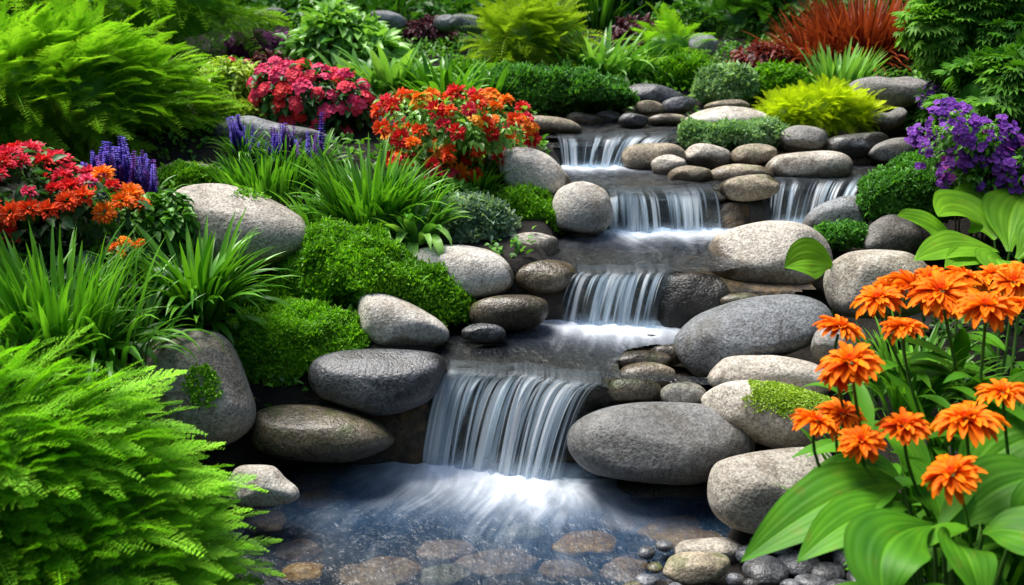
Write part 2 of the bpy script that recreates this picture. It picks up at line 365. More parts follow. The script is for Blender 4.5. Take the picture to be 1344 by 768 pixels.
    def sample(s, n, rng, cut=-.45, only=None):
        w_ = s.ar * np.where(s.fn[:, 2] < cut, 0, 1) * np.where(s.fn[:, 1] > .35, .45, 1.)
        w_ = np.where(s.V[s.F].mean(1)[:, 2] < ground(*s.V[s.F].mean(1)[:, :2].T) - .03, 0, w_)
        if only is not None: w_ = w_ * only(s.V[s.F].mean(1), s.fn)
        if w_.sum() == 0: w_ = s.ar; print('BURIED', s.c)
        i = rng.choice(len(s.F), n, p=w_ / w_.sum()); u = rng.random((n, 2)); u = np.where(u.sum(1, keepdims=True) > 1, 1 - u, u)
        t = s.V[s.F[i]]; return t[:, 0] + u[:, :1] * (t[:, 1] - t[:, 0]) + u[:, 1:] * (t[:, 2] - t[:, 0]), s.fn[i]
#@@SETTING
# ------------------------------------------------------------------ ground
xs = np.unique(np.concatenate([np.linspace(-20, -2.5, 30), np.linspace(-2.5, 2.6, 200), np.linspace(2.6, 20, 30)]))
ys = np.unique(np.concatenate([np.linspace(-8, 1, 20), np.linspace(1, 5, 190), np.linspace(5, 24, 40)]))
gx, gy = np.meshgrid(xs, ys); gz = ground(gx, gy)
pp = np.stack([gx.ravel() * 3, gy.ravel() * 3, gx.ravel() * 0], 1); gz = gz + (.02 * noise(pp, 3) + .012 * noise(pp * 4, 4)).reshape(gz.shape)
nx = len(xs); ii = np.arange(len(ys) - 1)[:, None] * nx + np.arange(nx - 1)[None]; ii = ii.ravel()
GF = np.stack([ii, ii + 1, ii + nx + 1, ii + nx], 1)
GV = np.stack([gx, gy, gz], 2).reshape(-1, 3)
tag(mesh('ground', GV, GF, M['soil']), 'dark moist garden soil rising beside and behind the stream', 'ground', kind='structure')
# stream bed: a sheet just over the soil inside the channel
m_ = (gx > ip(gy, XL) - .3) & (gx < ip(gy, XR) + .3) & (gy > .6) & (gy < 4.6)
bz = ip(gy, [(0, -.13), (2.62, -.13), (2.64, .2), (3.05, .2), (3.07, .38), (3.56, .38), (3.58, .53), (4.02, .53), (4.04, .64), (4.4, .66), (4.7, .73), (5.2, .82)])
bz = np.where((gx > .9) & (gy > 3.5) & (gy < 3.72), .38, bz)
keep = m_.ravel()[GF].all(1); BV = np.stack([gx, gy, np.minimum(bz, gz) + .004 + .004 * (bz < gz)], 2).reshape(-1, 3)
BV[:, 2] = (bz + .004 + np.clip(gz - bz, 0, .02)).ravel()
uq, inv = np.unique(GF[keep], return_inverse=True)
tag(mesh('stream_bed', BV[uq], inv.reshape(-1, 4), M['bed']), 'brown silty bed of the stream seen through the water', 'stream bed', kind='structure')

# ------------------------------------------------------------------ water
FALLS = [  # name, lip left px, lip right px, upper level, foot left px, foot right px, lower level
    ('lowest', (586, 487), (792, 500), Z1, (549, 604), (738, 630), Z0),
    ('second', (757, 356), (884, 358), Z2, (733, 420), (862, 430), Z1),
    ('third', (798, 255), (938, 250), Z3, (800, 303), (952, 300), Z2),
    ('top', (730, 183), (890, 177), Z4, (738, 218), (850, 216), Z3),
    ('right', (1012, 240), (1140, 236), Z3, (1006, 292), (1108, 296), Z2)]
foot_seg = {}
def fall(name, a, b, zt, c, d, zb, label, seed, gap=0.):
    A, B, C_, D_ = onz(*a, zt), onz(*b, zt), onz(*c, zb), onz(*d, zb)
    foot_seg[name] = (C_, D_)
    nu, nv = 640, 50
    u = np.linspace(0, 1, nu); rng = np.random.default_rng(seed)
    acc = []
    for layer in range(2):
        lipn = noise(np.stack([u * 6, u * 0 + layer, u * 0], 1), seed)
        # strand paths drift sideways and reach out by different amounts
        drift = .035 * noise(np.stack([u * 5, u * 0 + 3.3 * layer, u * 0 + 1], 1), seed + 5)
        reach = 1 + .35 * noise(np.stack([u * 14, u * 0 + 5 * layer, u * 0], 1), seed + 6) + .12 * noise(np.stack([u * 70, u * 0, u * 0 + layer], 1), seed + 7)
        top = A + (B - A) * u[:, None]; bot = C_ + (D_ - C_) * np.clip(u + drift, 0, 1)[:, None]
        top = top + np.array([0, 1, 0]) * (.026 * lipn)[:, None]
        V = np.zeros((nv, nu, 3)); dens = np.zeros((nv, nu))
        H = zt - zb
        for j in range(nv):
            t = j / (nv - 1)
            if t < .12:
                k = t / .12; P = top + np.array([0, 1, 0]) * .07 * (1 - k); P = P.copy(); P[:, 2] = zt + .004 + .002 * lipn - .002 * k
                f = 0
            else:
                k = (t - .12) / .88; hx = k ** .62
                P = top + (bot - top) * (hx * (1 if layer == 0 else .9))[..., None] if np.ndim(hx) else top + (bot - top) * hx
                P = P + np.array([0, -1, 0]) * ((reach - 1) * .05 * hx + .010 * layer * hx)[:, None]
                P[:, 2] = zt - .002 + .003 * lipn - (H + .01) * (k ** 1.35); f = k
            V[j] = P
            q = np.stack([u * 0, u * 0 + t * .5 + layer * 9, u * 0], 1)
            def nz(fr, s): q[:, 0] = u * fr; return noise(q, s + seed)
            wpx = abs(b[0] - a[0]) / 200
            e = .3 * nz(12 * wpx, 1) + .6 * nz(30 * wpx, 2) + .55 * nz(64 * wpx, 3) + .25 * nz(120 * wpx, 4)
            gaps = nz(6, 9)
            e = e * 1.2 + .26 - .22 * f * (1 + .8 * gaps) - .1 * layer
            d_ = np.clip(e * 2.1, 0, 1) ** 1.5
            d_ = d_ * (.03 + .97 * sst(.07, .34, t)) + .4 * sst(.78, 1, t)
            dens[j] = np.clip(d_ * .86 + .05, 0, .93) * sst(0, .02, u) * sst(1, .98, u) if False else np.clip(d_ * .93 + .03, 0, .96) * np.minimum(sst(0, .03, u), 1 - sst(.97, 1, u))
        i2 = (np.arange(nv - 1)[:, None] * nu + np.arange(nu - 1)[None]).ravel()
        acc.append((V.reshape(-1, 3), np.stack([i2, i2 + 1, i2 + nu + 1, i2 + nu], 1) + layer * nu * nv, dens.ravel()))
    o = mesh('waterfall', np.concatenate([x[0] for x in acc]), np.concatenate([x[1] for x in acc]), M['fall'], None, {'dens': np.concatenate([x[2] for x in acc])})
    tag(o, label, 'waterfall', 'small waterfalls of the stream', 'structure')
LB = ['lowest and largest waterfall, pouring over the ledge into the front pool', 'second waterfall from the front, spilling between round stones and a dark ledge',
      'wide short waterfall above the middle pool, third from the front', 'farthest waterfall up the stream, over the top ledge', 'small side waterfall at the right behind the large grey boulders']
for i, (f, lb) in enumerate(zip(FALLS, LB)): fall(*f, lb, 11 + i * 7)
def seg_dist(P, a, b):
    ab = (b - a)[:2]; t = np.clip(((P[:, :2] - a[:2]) @ ab) / (ab @ ab), 0, 1); q = a[:2] + t[:, None] * ab
    v = P[:, :2] - q; return np.hypot(v[:, 0], v[:, 1]), v, t
def pool(level, y0, y1, feet, label, step=.012, x0=-.05, x1=.04, seed=0, fr=.09, fs=.3, lipl=None, clip=None, air_skyk=1., veil=.7, al=None):
    ya = np.arange(y0, y1 + step, step); xa = np.arange(-1.1, 2.0, step)
    X, Y = np.meshgrid(xa, ya); P = np.stack([X.ravel(), Y.ravel(), X.ravel() * 0], 1)
    inn = (X > ip(Y, XL) + x0) & (X < ip(Y, XR) + x1 + .13 * sst(2.8, 2.9, Y) * (1 - sst(2.98, 3.04, Y)))
    if lipl is not None:   # keep upstream of the lip line
        a, b = lipl; yl = a[1] + (X - a[0]) / (b[0] - a[0]) * (b[1] - a[1]); inn &= (Y > yl + .02)
    if clip is not None: inn &= clip(X, Y)
    foam = np.zeros(len(P)); air = np.full(len(P), .05)
    for (a, b, s_) in feet:
        d, v, t = seg_dist(P, a, b); ang = np.arctan2(v[:, 0], -v[:, 1]); rr = d
        wq = 1.6 * noise(P * 4, 3); st = noise(np.stack([ang * 3.5 + t * 9 + wq, rr * 6 + 2 * noise(P * 5, 5), P[:, 0] * 0], 1), seed) * .55 + .5 * noise(np.stack([ang * 12 + t * 36 + wq * 3, rr * 10, P[:, 0] * 0 + 4], 1), seed + 1) + .3 * noise(np.stack([ang * 26 + t * 70 + wq * 6, rr * 16, P[:, 0] * 0 + 4], 1), seed + 2)
        pt = noise(P * [28, 22, 1], seed + 2) * .35 + .35 * noise(P * [9, 9, 1], seed + 4)
        back = np.where(v[:, 1] > 0.01, .35, 1)
        edge = np.minimum(sst(-.05, .12, t), 1 - sst(.88, 1.05, t)) * .5 + .5
        k = np.exp(-(d / (fr * s_)) ** 1.5) * (1.1 + .6 * pt + .25 * st) + np.exp(-d / (fs * s_)) * np.clip(.06 + .6 * st + .45 * pt, 0, 1) * veil
        foam = np.maximum(foam, np.clip(k * back * edge, 0, 1)); air = np.maximum(air, np.exp(-(d / ((al or fs * 1.25) * s_)) ** 1.8) * .85 * (.75 + .35 * pt))
    zz = level + .004 * noise(P * [14, 9, 1], seed + 9) + .0007 * noise(P * [40, 26, 1], seed + 8) + .008 * foam * noise(P * 45, seed + 5)
    P[:, 2] = zz; nx_ = len(xa)
    i2 = (np.arange(len(ya) - 1)[:, None] * nx_ + np.arange(nx_ - 1)[None]).ravel(); F = np.stack([i2, i2 + 1, i2 + nx_ + 1, i2 + nx_], 1)
    F = F[inn.ravel()[F].all(1)]; uq, inv = np.unique(F, return_inverse=True)
    tag(mesh('water', P[uq], inv.reshape(-1, 4), M['water'], None, {'foam': foam[uq], 'air': np.clip(air[uq] * air_skyk, 0, .85)}), label, 'water', None, 'structure')
fsg = foot_seg
lip = lambda i: (onz(*FALLS[i][1], FALLS[i][3]), onz(*FALLS[i][2], FALLS[i][3]))
pool(Z0, .9, 2.66, [(*fsg['lowest'], 1.)], 'dark blue front pool with white foam under the lowest fall', .007, fr=.12, fs=.22, seed=20, veil=.62, al=.44)
pool(Z1, 2.52, 3.08, [(*fsg['second'], 1.)], 'rippled pool between the lowest and second falls', .007, fr=.085, fs=.16, lipl=lip(0), seed=30, air_skyk=.4, veil=.4)
pool(Z2, 2.98, 3.6, [(*fsg['third'], .8)], 'brown and blue pool between the second and third falls', .007, fr=.09, fs=.17, lipl=lip(1), seed=40, clip=lambda X, Y: X < .95, air_skyk=.4, veil=.4)
pool(Z2 + .001, 3.3, 3.78, [(*fsg['right'], .5)], 'narrow water below the small side fall at the right', .01, fr=.08, fs=.15, seed=50, clip=lambda X, Y: X > .96, air_skyk=.4, veil=.4)
pool(Z3, 3.5, 4.08, [(*fsg['top'], .7)], 'pool above the third fall reaching right behind the stones', .012, fr=.085, fs=.15, lipl=lip(2), seed=60, clip=lambda X, Y: (Y > 3.73) | (X < .9), air_skyk=.4, veil=.4)
pool(Z4, 4.0, 4.6, [], 'uppermost shallow water above the farthest fall', .014, lipl=lip(3), seed=70, clip=lambda X, Y: X < .9, air_skyk=.4, veil=.4)
# rock walls behind the falls
def ledge(i, label, ext=.12, th=.28):
    n, a, b, zt, c, d, zb = FALLS[i]; A, B = onz(*a, zt), onz(*b, zt); dx = norm(B - A)
    A = A - dx * ext; B = B + dx * ext; nu, nv = 120, 60; V = []
    prof = [(0.05 + th, .0), (.035, -.004), (.02, -.02), (.035, -.3 * (zt - zb)), (.03, -.6 * (zt - zb)), (.0, -(zt - zb) - .15)]
    s_ = np.linspace(0, len(prof) - 1, nv); pr = np.array(prof); py = np.interp(s_, range(len(prof)), pr[:, 0]); pz = np.interp(s_, range(len(prof)), pr[:, 1])
    U, Vv = np.meshgrid(np.linspace(0, 1, nu), np.arange(nv)); X = A[None, None] + (B - A)[None, None] * U[..., None]
    X[..., 1] += py[:, None]; X[..., 2] += pz[:, None] - .018
    q = X.reshape(-1, 3); dn = noise(q * 14, 5 + i) * .02 + noise(q * 40, 8 + i) * .007; q[:, 1] += np.where(q[:, 2] < zt - .03, dn, 0); q[:, 2] += np.where(q[:, 2] > zt - .03, -abs(dn) * .5, 0)
    i2 = (np.arange(nv - 1)[:, None] * nu + np.arange(nu - 1)[None]).ravel()
    tag(mesh('ledge', q, np.stack([i2, i2 + 1, i2 + nu + 1, i2 + nu], 1), M['wetdark']), label, 'rock ledge', 'ledges behind the falls')
ledge(0, 'wet dark rock ledge behind the lowest waterfall', .06); ledge(1, 'wet dark rock ledge behind the second waterfall', .04)
ledge(2, 'wet dark rock ledge behind the wide third waterfall', .05); ledge(3, 'wet dark rock ledge behind the farthest waterfall', .1); ledge(4, 'wet dark rock ledge behind the small side waterfall at right', .05)

# ------------------------------------------------------------------ stones
ROCKS = {}
def rock(key, outline, mat, label, name='boulder', cat='boulder', group=None, **k):
    k.setdefault('seed', len(ROCKS) + 1); k.setdefault('sub', 5); k.setdefault('facet', .75); k.setdefault('amp', .01)
    b = Body(outline, **k)
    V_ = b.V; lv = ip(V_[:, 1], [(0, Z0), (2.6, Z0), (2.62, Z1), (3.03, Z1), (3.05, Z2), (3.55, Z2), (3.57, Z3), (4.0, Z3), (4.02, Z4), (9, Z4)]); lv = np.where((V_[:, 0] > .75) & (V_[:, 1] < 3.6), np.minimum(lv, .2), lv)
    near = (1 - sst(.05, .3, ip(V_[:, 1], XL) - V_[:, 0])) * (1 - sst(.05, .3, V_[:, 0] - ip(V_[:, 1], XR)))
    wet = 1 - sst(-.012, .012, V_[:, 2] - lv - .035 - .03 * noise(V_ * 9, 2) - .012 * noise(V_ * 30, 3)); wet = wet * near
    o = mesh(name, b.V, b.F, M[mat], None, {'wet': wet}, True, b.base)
    tag(o, label, cat, group or 'stones along the stream'); ROCKS[key] = (o, b); return b
S = dict(name='river_stone', cat='stone')
rock('L1', [(226, 270), (236, 252), (258, 244), (300, 245), (350, 258), (392, 282), (414, 305), (414, 328), (392, 350), (340, 360), (270, 352), (232, 315)], 'granite', 'large pale speckled boulder behind the left grass tufts, sloping down to the right', dr=.9, Y=3.1)
rock('L2', [(180, 470), (196, 440), (222, 431), (262, 432), (292, 442), (310, 470), (325, 510), (334, 540), (326, 566), (290, 586), (235, 575), (190, 530)], 'granite', 'large grey-brown boulder with a moss patch above the feathery bush', dr=.85, Y=2.5)
rock('L3', [(406, 488), (415, 470), (440, 461), (490, 458), (545, 459), (577, 465), (587, 480), (580, 503), (562, 528), (500, 546), (440, 534), (412, 510)], 'slate', 'flat-topped dark wet slate stone left of the lowest waterfall', p=2.8, Y=2.66)
rock('L4', [(329, 560), (342, 538), (385, 531), (440, 536), (490, 553), (515, 574), (517, 590), (500, 602), (440, 606), (375, 602), (335, 585)], 'brown', 'long brown wet stone lying under the flat dark slate stone', Y=2.55)
rock('L5', [(461, 402), (474, 387), (497, 383), (535, 396), (572, 417), (590, 436), (584, 451), (550, 459), (503, 456), (478, 438), (464, 420)], 'white', 'pale cream oval stone tilted beside the green moss mounds', Y=2.86, **S)
rock('L6', [(530, 338), (556, 326), (600, 322), (642, 329), (668, 347), (676, 366), (664, 383), (630, 398), (590, 396), (556, 372)], 'white', 'broad pale boulder with tan underside right of the middle moss mound', Y=3.1)
rock('L7', ell(694, 329, 82, 46, 8), 'granite', 'small oval grey stone on top of the brown one, left of the middle pool', Y=3.27, **S)
rock('L8', ell(717, 363, 86, 44, 4), 'tan', 'brown mossy oval stone at the left lip of the second waterfall', Y=3.1, **S)
rock('L9', ell(668, 409, 104, 48, 3), 'brown', 'dark wet stone in shade under the broad pale boulder', Y=2.97, **S)
rock('L10', ell(634, 438, 58, 28, 0), 'slate', 'small dark round stone alone in the water by the pale oval stone', Y=2.86, **S)
rock('L11', [(655, 203), (672, 194), (698, 195), (724, 208), (744, 230), (753, 250), (742, 264), (710, 262), (672, 250), (656, 225)], 'white', 'pale boulder beside the orange flowers, left of the farthest waterfall', Y=3.62)
rock('L12', [(724, 268), (736, 246), (766, 238), (794, 250), (804, 274), (801, 294), (782, 309), (748, 308), (728, 294)], 'white', 'rounded pale grey stone at the left end of the third waterfall', Y=3.48)
rock('L13', [(302, 630), (312, 613), (335, 609), (358, 613), (375, 630), (391, 645), (386, 658), (345, 664), (305, 660)], 'white', 'white stone standing in the front pool beside the feathery bush', Y=2.27, **S)
rock('L14', ell(245, 232, 85, 38, 0), 'tan', 'low mossy stone right of the left blue flower spikes', **S)
rock('L15', [(268, 168), (282, 149), (320, 150), (372, 166), (430, 178), (454, 196), (440, 214), (380, 222), (320, 212), (280, 192)], 'blue', 'flat dark grey slab rock behind the blue flower spikes', Y=3.95, dr=1.0, p=2.8)
rock('L16', [(678, 160), (700, 153), (740, 156), (762, 166), (758, 178), (715, 182), (682, 176)], 'tan', 'long flat tan stone at the left head of the farthest waterfall', Y=4.15, **S)
rock('L17', ell(766, 159, 50, 21, -6), 'tan', 'small tan stone just behind the long flat stone upstream', Y=4.35, **S)
rock('L18', ell(797, 154, 34, 17, 3), 'granite', 'smallest pale round stone right of the small tan stone upstream', Y=4.42, **S)
rock('U1', ell(831, 159, 40, 22, 2), 'slate', 'dark round stone in the middle of the uppermost water', Y=4.25, **S)
rock('U2', ell(852, 142, 38, 20, -5), 'tan', 'mossy speckled stone behind the dark round upstream stone', Y=4.42, **S)
rock('U3', [(819, 120), (832, 111), (860, 112), (890, 122), (898, 132), (880, 142), (845, 142), (825, 135)], 'slate', 'dark angular slab at the back of the stream under the strap leaves', Y=4.6)
rock('U4', ell(890, 139, 46, 24, 12), 'slate', 'dark oval stone right of the angular slab at the back', Y=4.5, **S)
rock('U5', ell(876, 159, 56, 20, 0), 'tan', 'flat tan stone at the water edge right of the dark round stone', Y=4.3, **S)
rock('U6', [(896, 165), (910, 150), (945, 141), (985, 143), (1012, 155), (1014, 172), (985, 185), (930, 185)], 'white', 'whitish boulder half buried in the frosty green mound', Y=4.25)
rock('U7', ell(955, 139, 62, 15, 4), 'tan', 'long thin brown stone behind the whitish boulder', Y=4.55, **S)
rock('R27', [(815, 206), (823, 193), (850, 188), (885, 190), (900, 202), (895, 220), (870, 228), (835, 228), (818, 219)], 'tan', 'smooth pill-shaped stone at the right foot of the farthest waterfall', Y=3.98, **S)
rock('R28', ell(877, 218, 46, 30, 5), 'granite', 'small speckled round stone in front of the pill-shaped stone', Y=3.86, **S)
rock('R29', ell(929, 206, 62, 34, -6), 'granite', 'plump grey stone in the row right of the farthest waterfall', Y=3.98, **S)
rock('R30', ell(905, 231, 58, 27, 3), 'tan', 'low brown oval stone at the front of the stone row in the upper pool', Y=3.76, **S)
rock('R31', ell(990, 204, 64, 30, 3), 'tan', 'brown oval stone tucked left of the long smooth stone', Y=3.95, **S)
rock('R32', [(1003, 220), (1010, 204), (1035, 199), (1085, 199), (1110, 204), (1119, 218), (1112, 233), (1080, 238), (1030, 238), (1010, 233)], 'granite', 'long smooth pill-shaped stone above the small side waterfall', Y=3.84)
rock('R33', ell(970, 233, 88, 32, 0), 'tan', 'broad brown stone between the low oval stone and the egg-like stone', Y=3.78, **S)
rock('R34', ell(984, 247, 80, 36, 5), 'tan', 'egg-like brown stone at the right end of the third waterfall', Y=3.62, **S)
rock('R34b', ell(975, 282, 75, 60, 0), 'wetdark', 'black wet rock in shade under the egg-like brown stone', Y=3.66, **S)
rock('R35', ell(1053, 182, 68, 35, 0), 'grey', 'dark grey rounded stone in front of the golden heather', Y=4.05, **S)
rock('R36', [(1078, 200), (1088, 182), (1120, 176), (1160, 173), (1166, 182), (1150, 200), (1120, 210), (1090, 210)], 'blue', 'bluish wedge stone right of the dark grey rounded stone', Y=4.08, **S)
rock('R37', [(1138, 208), (1150, 190), (1180, 181), (1200, 184), (1206, 200), (1190, 213), (1155, 214)], 'grey', 'grey stone leaning against the violet flowers', Y=4.0, **S)
rock('R38', [(1106, 125), (1116, 108), (1140, 102), (1165, 104), (1190, 102), (1214, 110), (1224, 128), (1212, 143), (1170, 147), (1125, 143)], 'grey', 'big rounded grey boulder below the red grass at the back right', Y=4.42)
rock('R39', [(1138, 160), (1150, 150), (1165, 148), (1180, 141), (1190, 150), (1182, 165), (1160, 175), (1140, 174)], 'grey', 'knobbly grey stone between the golden heather and the big rounded boulder', Y=4.25, **S)
rock('R40', [(927, 342), (936, 312), (960, 296), (1005, 289), (1050, 295), (1078, 312), (1090, 338), (1085, 368), (1050, 386), (1000, 392), (950, 378)], 'granite', 'large speckled grey boulder right of the middle pool, behind the blue-grey one', Y=3.3, dr=.85)
rock('R41', [(1083, 372), (1092, 345), (1120, 328), (1155, 323), (1190, 332), (1216, 352), (1225, 385), (1200, 412), (1150, 418), (1100, 410)], 'granite', 'large rounded boulder behind the orange flowers, below the side waterfall', Y=2.95, dr=.85)
rock('R42', [(1053, 300), (1066, 276), (1095, 260), (1122, 257), (1138, 270), (1136, 300), (1110, 318), (1070, 318)], 'blue', 'tilted blue-grey stone with moss at the foot of the side waterfall', Y=3.5)
rock('R43', [(1134, 322), (1142, 298), (1160, 284), (1182, 282), (1204, 296), (1210, 320), (1180, 335), (1145, 333)], 'grey', 'grey pointed stone left of the wide hosta leaves', Y=3.3, **S)
rock('R44', [(882, 462), (890, 438), (930, 410), (985, 391), (1035, 386), (1072, 394), (1090, 414), (1082, 440), (1040, 462), (975, 480), (915, 498), (890, 488)], 'blue', 'large smooth blue-grey boulder in the middle of the right bank', Y=2.86, dr=.8, amp=.015)
rock('R45', ell(1100, 452, 72, 56, 10), 'grey', 'small grey stone partly hidden by the front orange flowers', Y=2.7, **S)
rock('R46', [(928, 492), (945, 472), (985, 466), (1035, 468), (1075, 480), (1095, 500), (1070, 520), (1000, 525), (940, 512)], 'granite', 'pale flat stone between the blue-grey boulder and the mossy one', Y=2.68, **S)
rock('R47', [(920, 520), (930, 502), (960, 496), (1010, 502), (1060, 515), (1095, 530), (1100, 560), (1070, 588), (1020, 590), (965, 570), (930, 545)], 'granite', 'speckled boulder with a bright moss cap beside the orange flowers', Y=2.52, dr=.8)
rock('R48', ell(897, 518, 60, 32, 0), 'granite', 'small pale stone left of the moss-capped boulder', Y=2.6, **S)
rock('R49', ell(846, 495, 82, 38, 5), 'tan', 'tan stone at the right lip of the lowest waterfall, behind the brown one', Y=2.72, **S)
rock('R50', ell(832, 512, 78, 38, -4), 'brown', 'rusty brown wet stone at the right lip of the lowest waterfall', Y=2.63, **S)
rock('R51', [(742, 578), (752, 556), (790, 536), (850, 528), (920, 531), (965, 545), (986, 570), (982, 598), (950, 622), (890, 636), (830, 636), (775, 620), (750, 600)], 'darkgrey', 'largest dark grey boulder, right of the lowest waterfall over the front pool', Y=2.5, dr=.8, amp=.012)
rock('R52', [(930, 645), (940, 612), (975, 594), (1030, 589), (1080, 590), (1110, 605), (1118, 650), (1080, 690), (1010, 702), (960, 692), (935, 672)], 'granite', 'big pale rounded boulder above the broad front leaves', Y=2.2, dr=.85)
rock('R53', [(866, 752), (880, 732), (915, 723), (950, 727), (958, 742), (940, 760), (900, 768), (872, 766)], 'tan', 'cream and brown stone at the bottom edge among the pebbles', Y=2.02, **S)
rock('R54', [(884, 724), (900, 711), (940, 707), (975, 712), (984, 726), (965, 742), (915, 745), (890, 738)], 'granite', 'pale elongated stone behind the cream and brown one at the bottom', Y=2.14, **S)
rock('R55', [(866, 372), (882, 360), (925, 360), (960, 372), (964, 392), (955, 430), (920, 450), (875, 445), (862, 410)], 'wetdark', 'dark wet block of rock at the right of the second waterfall', Y=3.06, amp=.03, freq=2, p=2.8)
rock('R60', ell(874, 466, 54, 30, 6), 'brown', 'small brown wet stone at the water edge under the blue-grey boulder', Y=2.86, **S)
rock('R62', ell(836, 474, 90, 28, 4), 'brown', 'flat brown silty stone half awash right of the lowest waterfall lip', Y=2.8, **S)
rock('R61', ell(852, 448, 34, 18, 0), 'wetdark', 'small black stone at the water edge below the dark wet block', Y=2.93, **S)
rock('R56', ell(972, 397, 60, 26, 0), 'brown', 'small brown stone between the two large right boulders', Y=3.0, **S)
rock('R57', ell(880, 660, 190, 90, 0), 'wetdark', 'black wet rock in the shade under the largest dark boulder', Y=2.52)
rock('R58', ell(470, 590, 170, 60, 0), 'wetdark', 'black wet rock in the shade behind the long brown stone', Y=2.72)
rock('B1', ell(357, 20, 46, 18, 0), 'blue', 'grey slab at the far back left of the shrubs', Y=5.9)
rock('B2', [(486, 18), (500, 13), (525, 20), (538, 34), (515, 40), (490, 30)], 'blue', 'pointed grey rock at the far back centre left', Y=5.9)
rock('B3', ell(585, 30, 32, 22, -10), 'blue', 'small bluish rock left of its twin at the far back', Y=5.8)
rock('B4', ell(615, 32, 50, 24, -12), 'blue', 'larger of the two bluish rocks at the far back', Y=5.7)
rock('B5', [(904, 58), (908, 46), (925, 44), (941, 54), (938, 70), (922, 78), (908, 74)], 'blue', 'upright bluish rock in the far background shrubs', Y=5.35)
# stones under the front pool
def bedstone(x, y, w_, h_, mat, label, z=None, Y=None):
    p = onz(x, y, Z0 - .036); k = len(ROCKS) + 3; rng = random.Random(k)
    dv, F = ico(4); wx = w_ / FPX * 2.55; wy = h_ / FPX * 2.55 / .5
    V = dv * [wx / 2, wy / 2, .02]; a = rng.uniform(-.2, .2); V = V * (1 + .2 * noise(dv * 1.6 + k, k) + .06 * noise(dv * 4 + k, k))[:, None]
    V[:, 0], V[:, 1] = V[:, 0] * math.cos(a) - V[:, 1] * math.sin(a), V[:, 0] * math.sin(a) + V[:, 1] * math.cos(a)
    o = mesh('submerged_stone', V + p, F, M[mat], None, None, True, p); tag(o, label, 'stone', 'stones under the front pool'); ROCKS['bed%d' % k] = (o, None)
for a in [(421, 654, 76, 28, 'amber', 'amber stone under water right of the white standing stone'), (410, 633, 56, 18, 'amber', 'smaller amber stone under water behind the first one'),
          (470, 606, 70, 12, 'amber', 'thin amber stone under water close to the long brown stone'), (350, 684, 60, 26, 'rose', 'pale rose stone under water near the feathery bush'),
          (393, 722, 60, 24, 'rose', 'pale pinkish stone under water near the bottom left'), (398, 752, 56, 20, 'amber', 'amber stone under water at the bottom left beside the bush'),
          (500, 752, 100, 30, 'rose', 'broad rose-brown stone under water at the bottom edge'), (585, 725, 76, 24, 'rose', 'rose stone under water at the centre of the front pool'),
          (585, 757, 70, 22, 'tan', 'tan stone under water at the bottom centre'), (650, 740, 110, 28, 'rose', 'largest rose stone under water at the bottom centre'),
          (740, 752, 70, 20, 'rose', 'small rose stone under water right of the largest one'), (812, 686, 50, 22, 'amber', 'amber stone under water in the shade of the largest boulder'),
          (886, 688, 70, 18, 'amber', 'long amber stone under water near the pale rounded boulder'), (858, 700, 44, 18, 'amber', 'small amber stone under water amid the amber group at right'),
          (905, 708, 90, 24, 'amber', 'broadest amber stone under water behind the elongated pale stone'), (770, 715, 80, 30, 'amber', 'amber-brown stone under water right of the front pool centre'),
          (690, 700, 60, 20, 'granite', 'grey stone deep under the front pool foam'), (820, 748, 70, 26, 'rose', 'reddish stone under water by the pebbles at the bottom')]: bedstone(*a)
# pebbles
prng = random.Random(5)
PEB = [(1005, 750, 62, 34), (985, 728, 44, 24), (1050, 740, 60, 26), (1085, 752, 50, 24), (1120, 735, 56, 30), (1020, 718, 40, 16), (1135, 762, 50, 24), (1065, 765, 44, 18), (965, 762, 26, 18), (985, 768, 24, 16), (1040, 770, 34, 18), (860, 745, 20, 12), (848, 762, 30, 14), (872, 716, 24, 12), (1100, 772, 40, 20), (830, 772, 30, 14), (1160, 745, 40, 24), (1170, 775, 50, 24)]
placed = []
PL = ['dark shiny oval pebble under the tip of the longest broad leaf', 'dark pebble touching the pale elongated stone', 'mottled dark pebble between two broad leaf tips', 'lighter grey pebble left of the wide front leaf', 'large dark pebble below the front leaf bases', 'flat dark pebble at the foot of the pale rounded boulder']
for k in range(110):
    if k < len(PEB): x, y, w_, h_ = PEB[k]
    else:
        for _ in range(30):
            x, y = prng.uniform(835, 1330), prng.uniform(700, 860); w_ = prng.uniform(14, 34); h_ = w_ * prng.uniform(.5, .7)
            if all(math.hypot(x - a, (y - b) * 1.5) > (w_ + c) * .42 for a, b, c in placed) and not (850 < x < 990 and 700 < y < 770): break
        else: continue
    placed.append((x, y, w_)); p = onz(x, y, .03 + .02 * prng.random()); d = float((p - CAM) @ FW); s_ = w_ / FPX * d / 2
    dv, F = ico(3); V = dv * [s_, s_ * prng.uniform(.7, 1), h_ / FPX * d * .5]; V = V * (1 + .12 * noise(dv * 1.3 + k, k))[:, None]
    o = mesh('pebble', V, F, M[prng.choice(['pebble_dark', 'pebble_dark', 'pebble_dark', 'slate', 'brown'] if k >= 6 else ['pebble_dark'])], None, None, True); o.location = tuple(p); o.rotation_euler = (0, 0, prng.uniform(-.5, .5))
    tag(o, PL[k] if k < 6 else 'small wet pebble on the gravel edge of the front pool at the bottom right', 'pebble', 'pebbles at the pool edge')
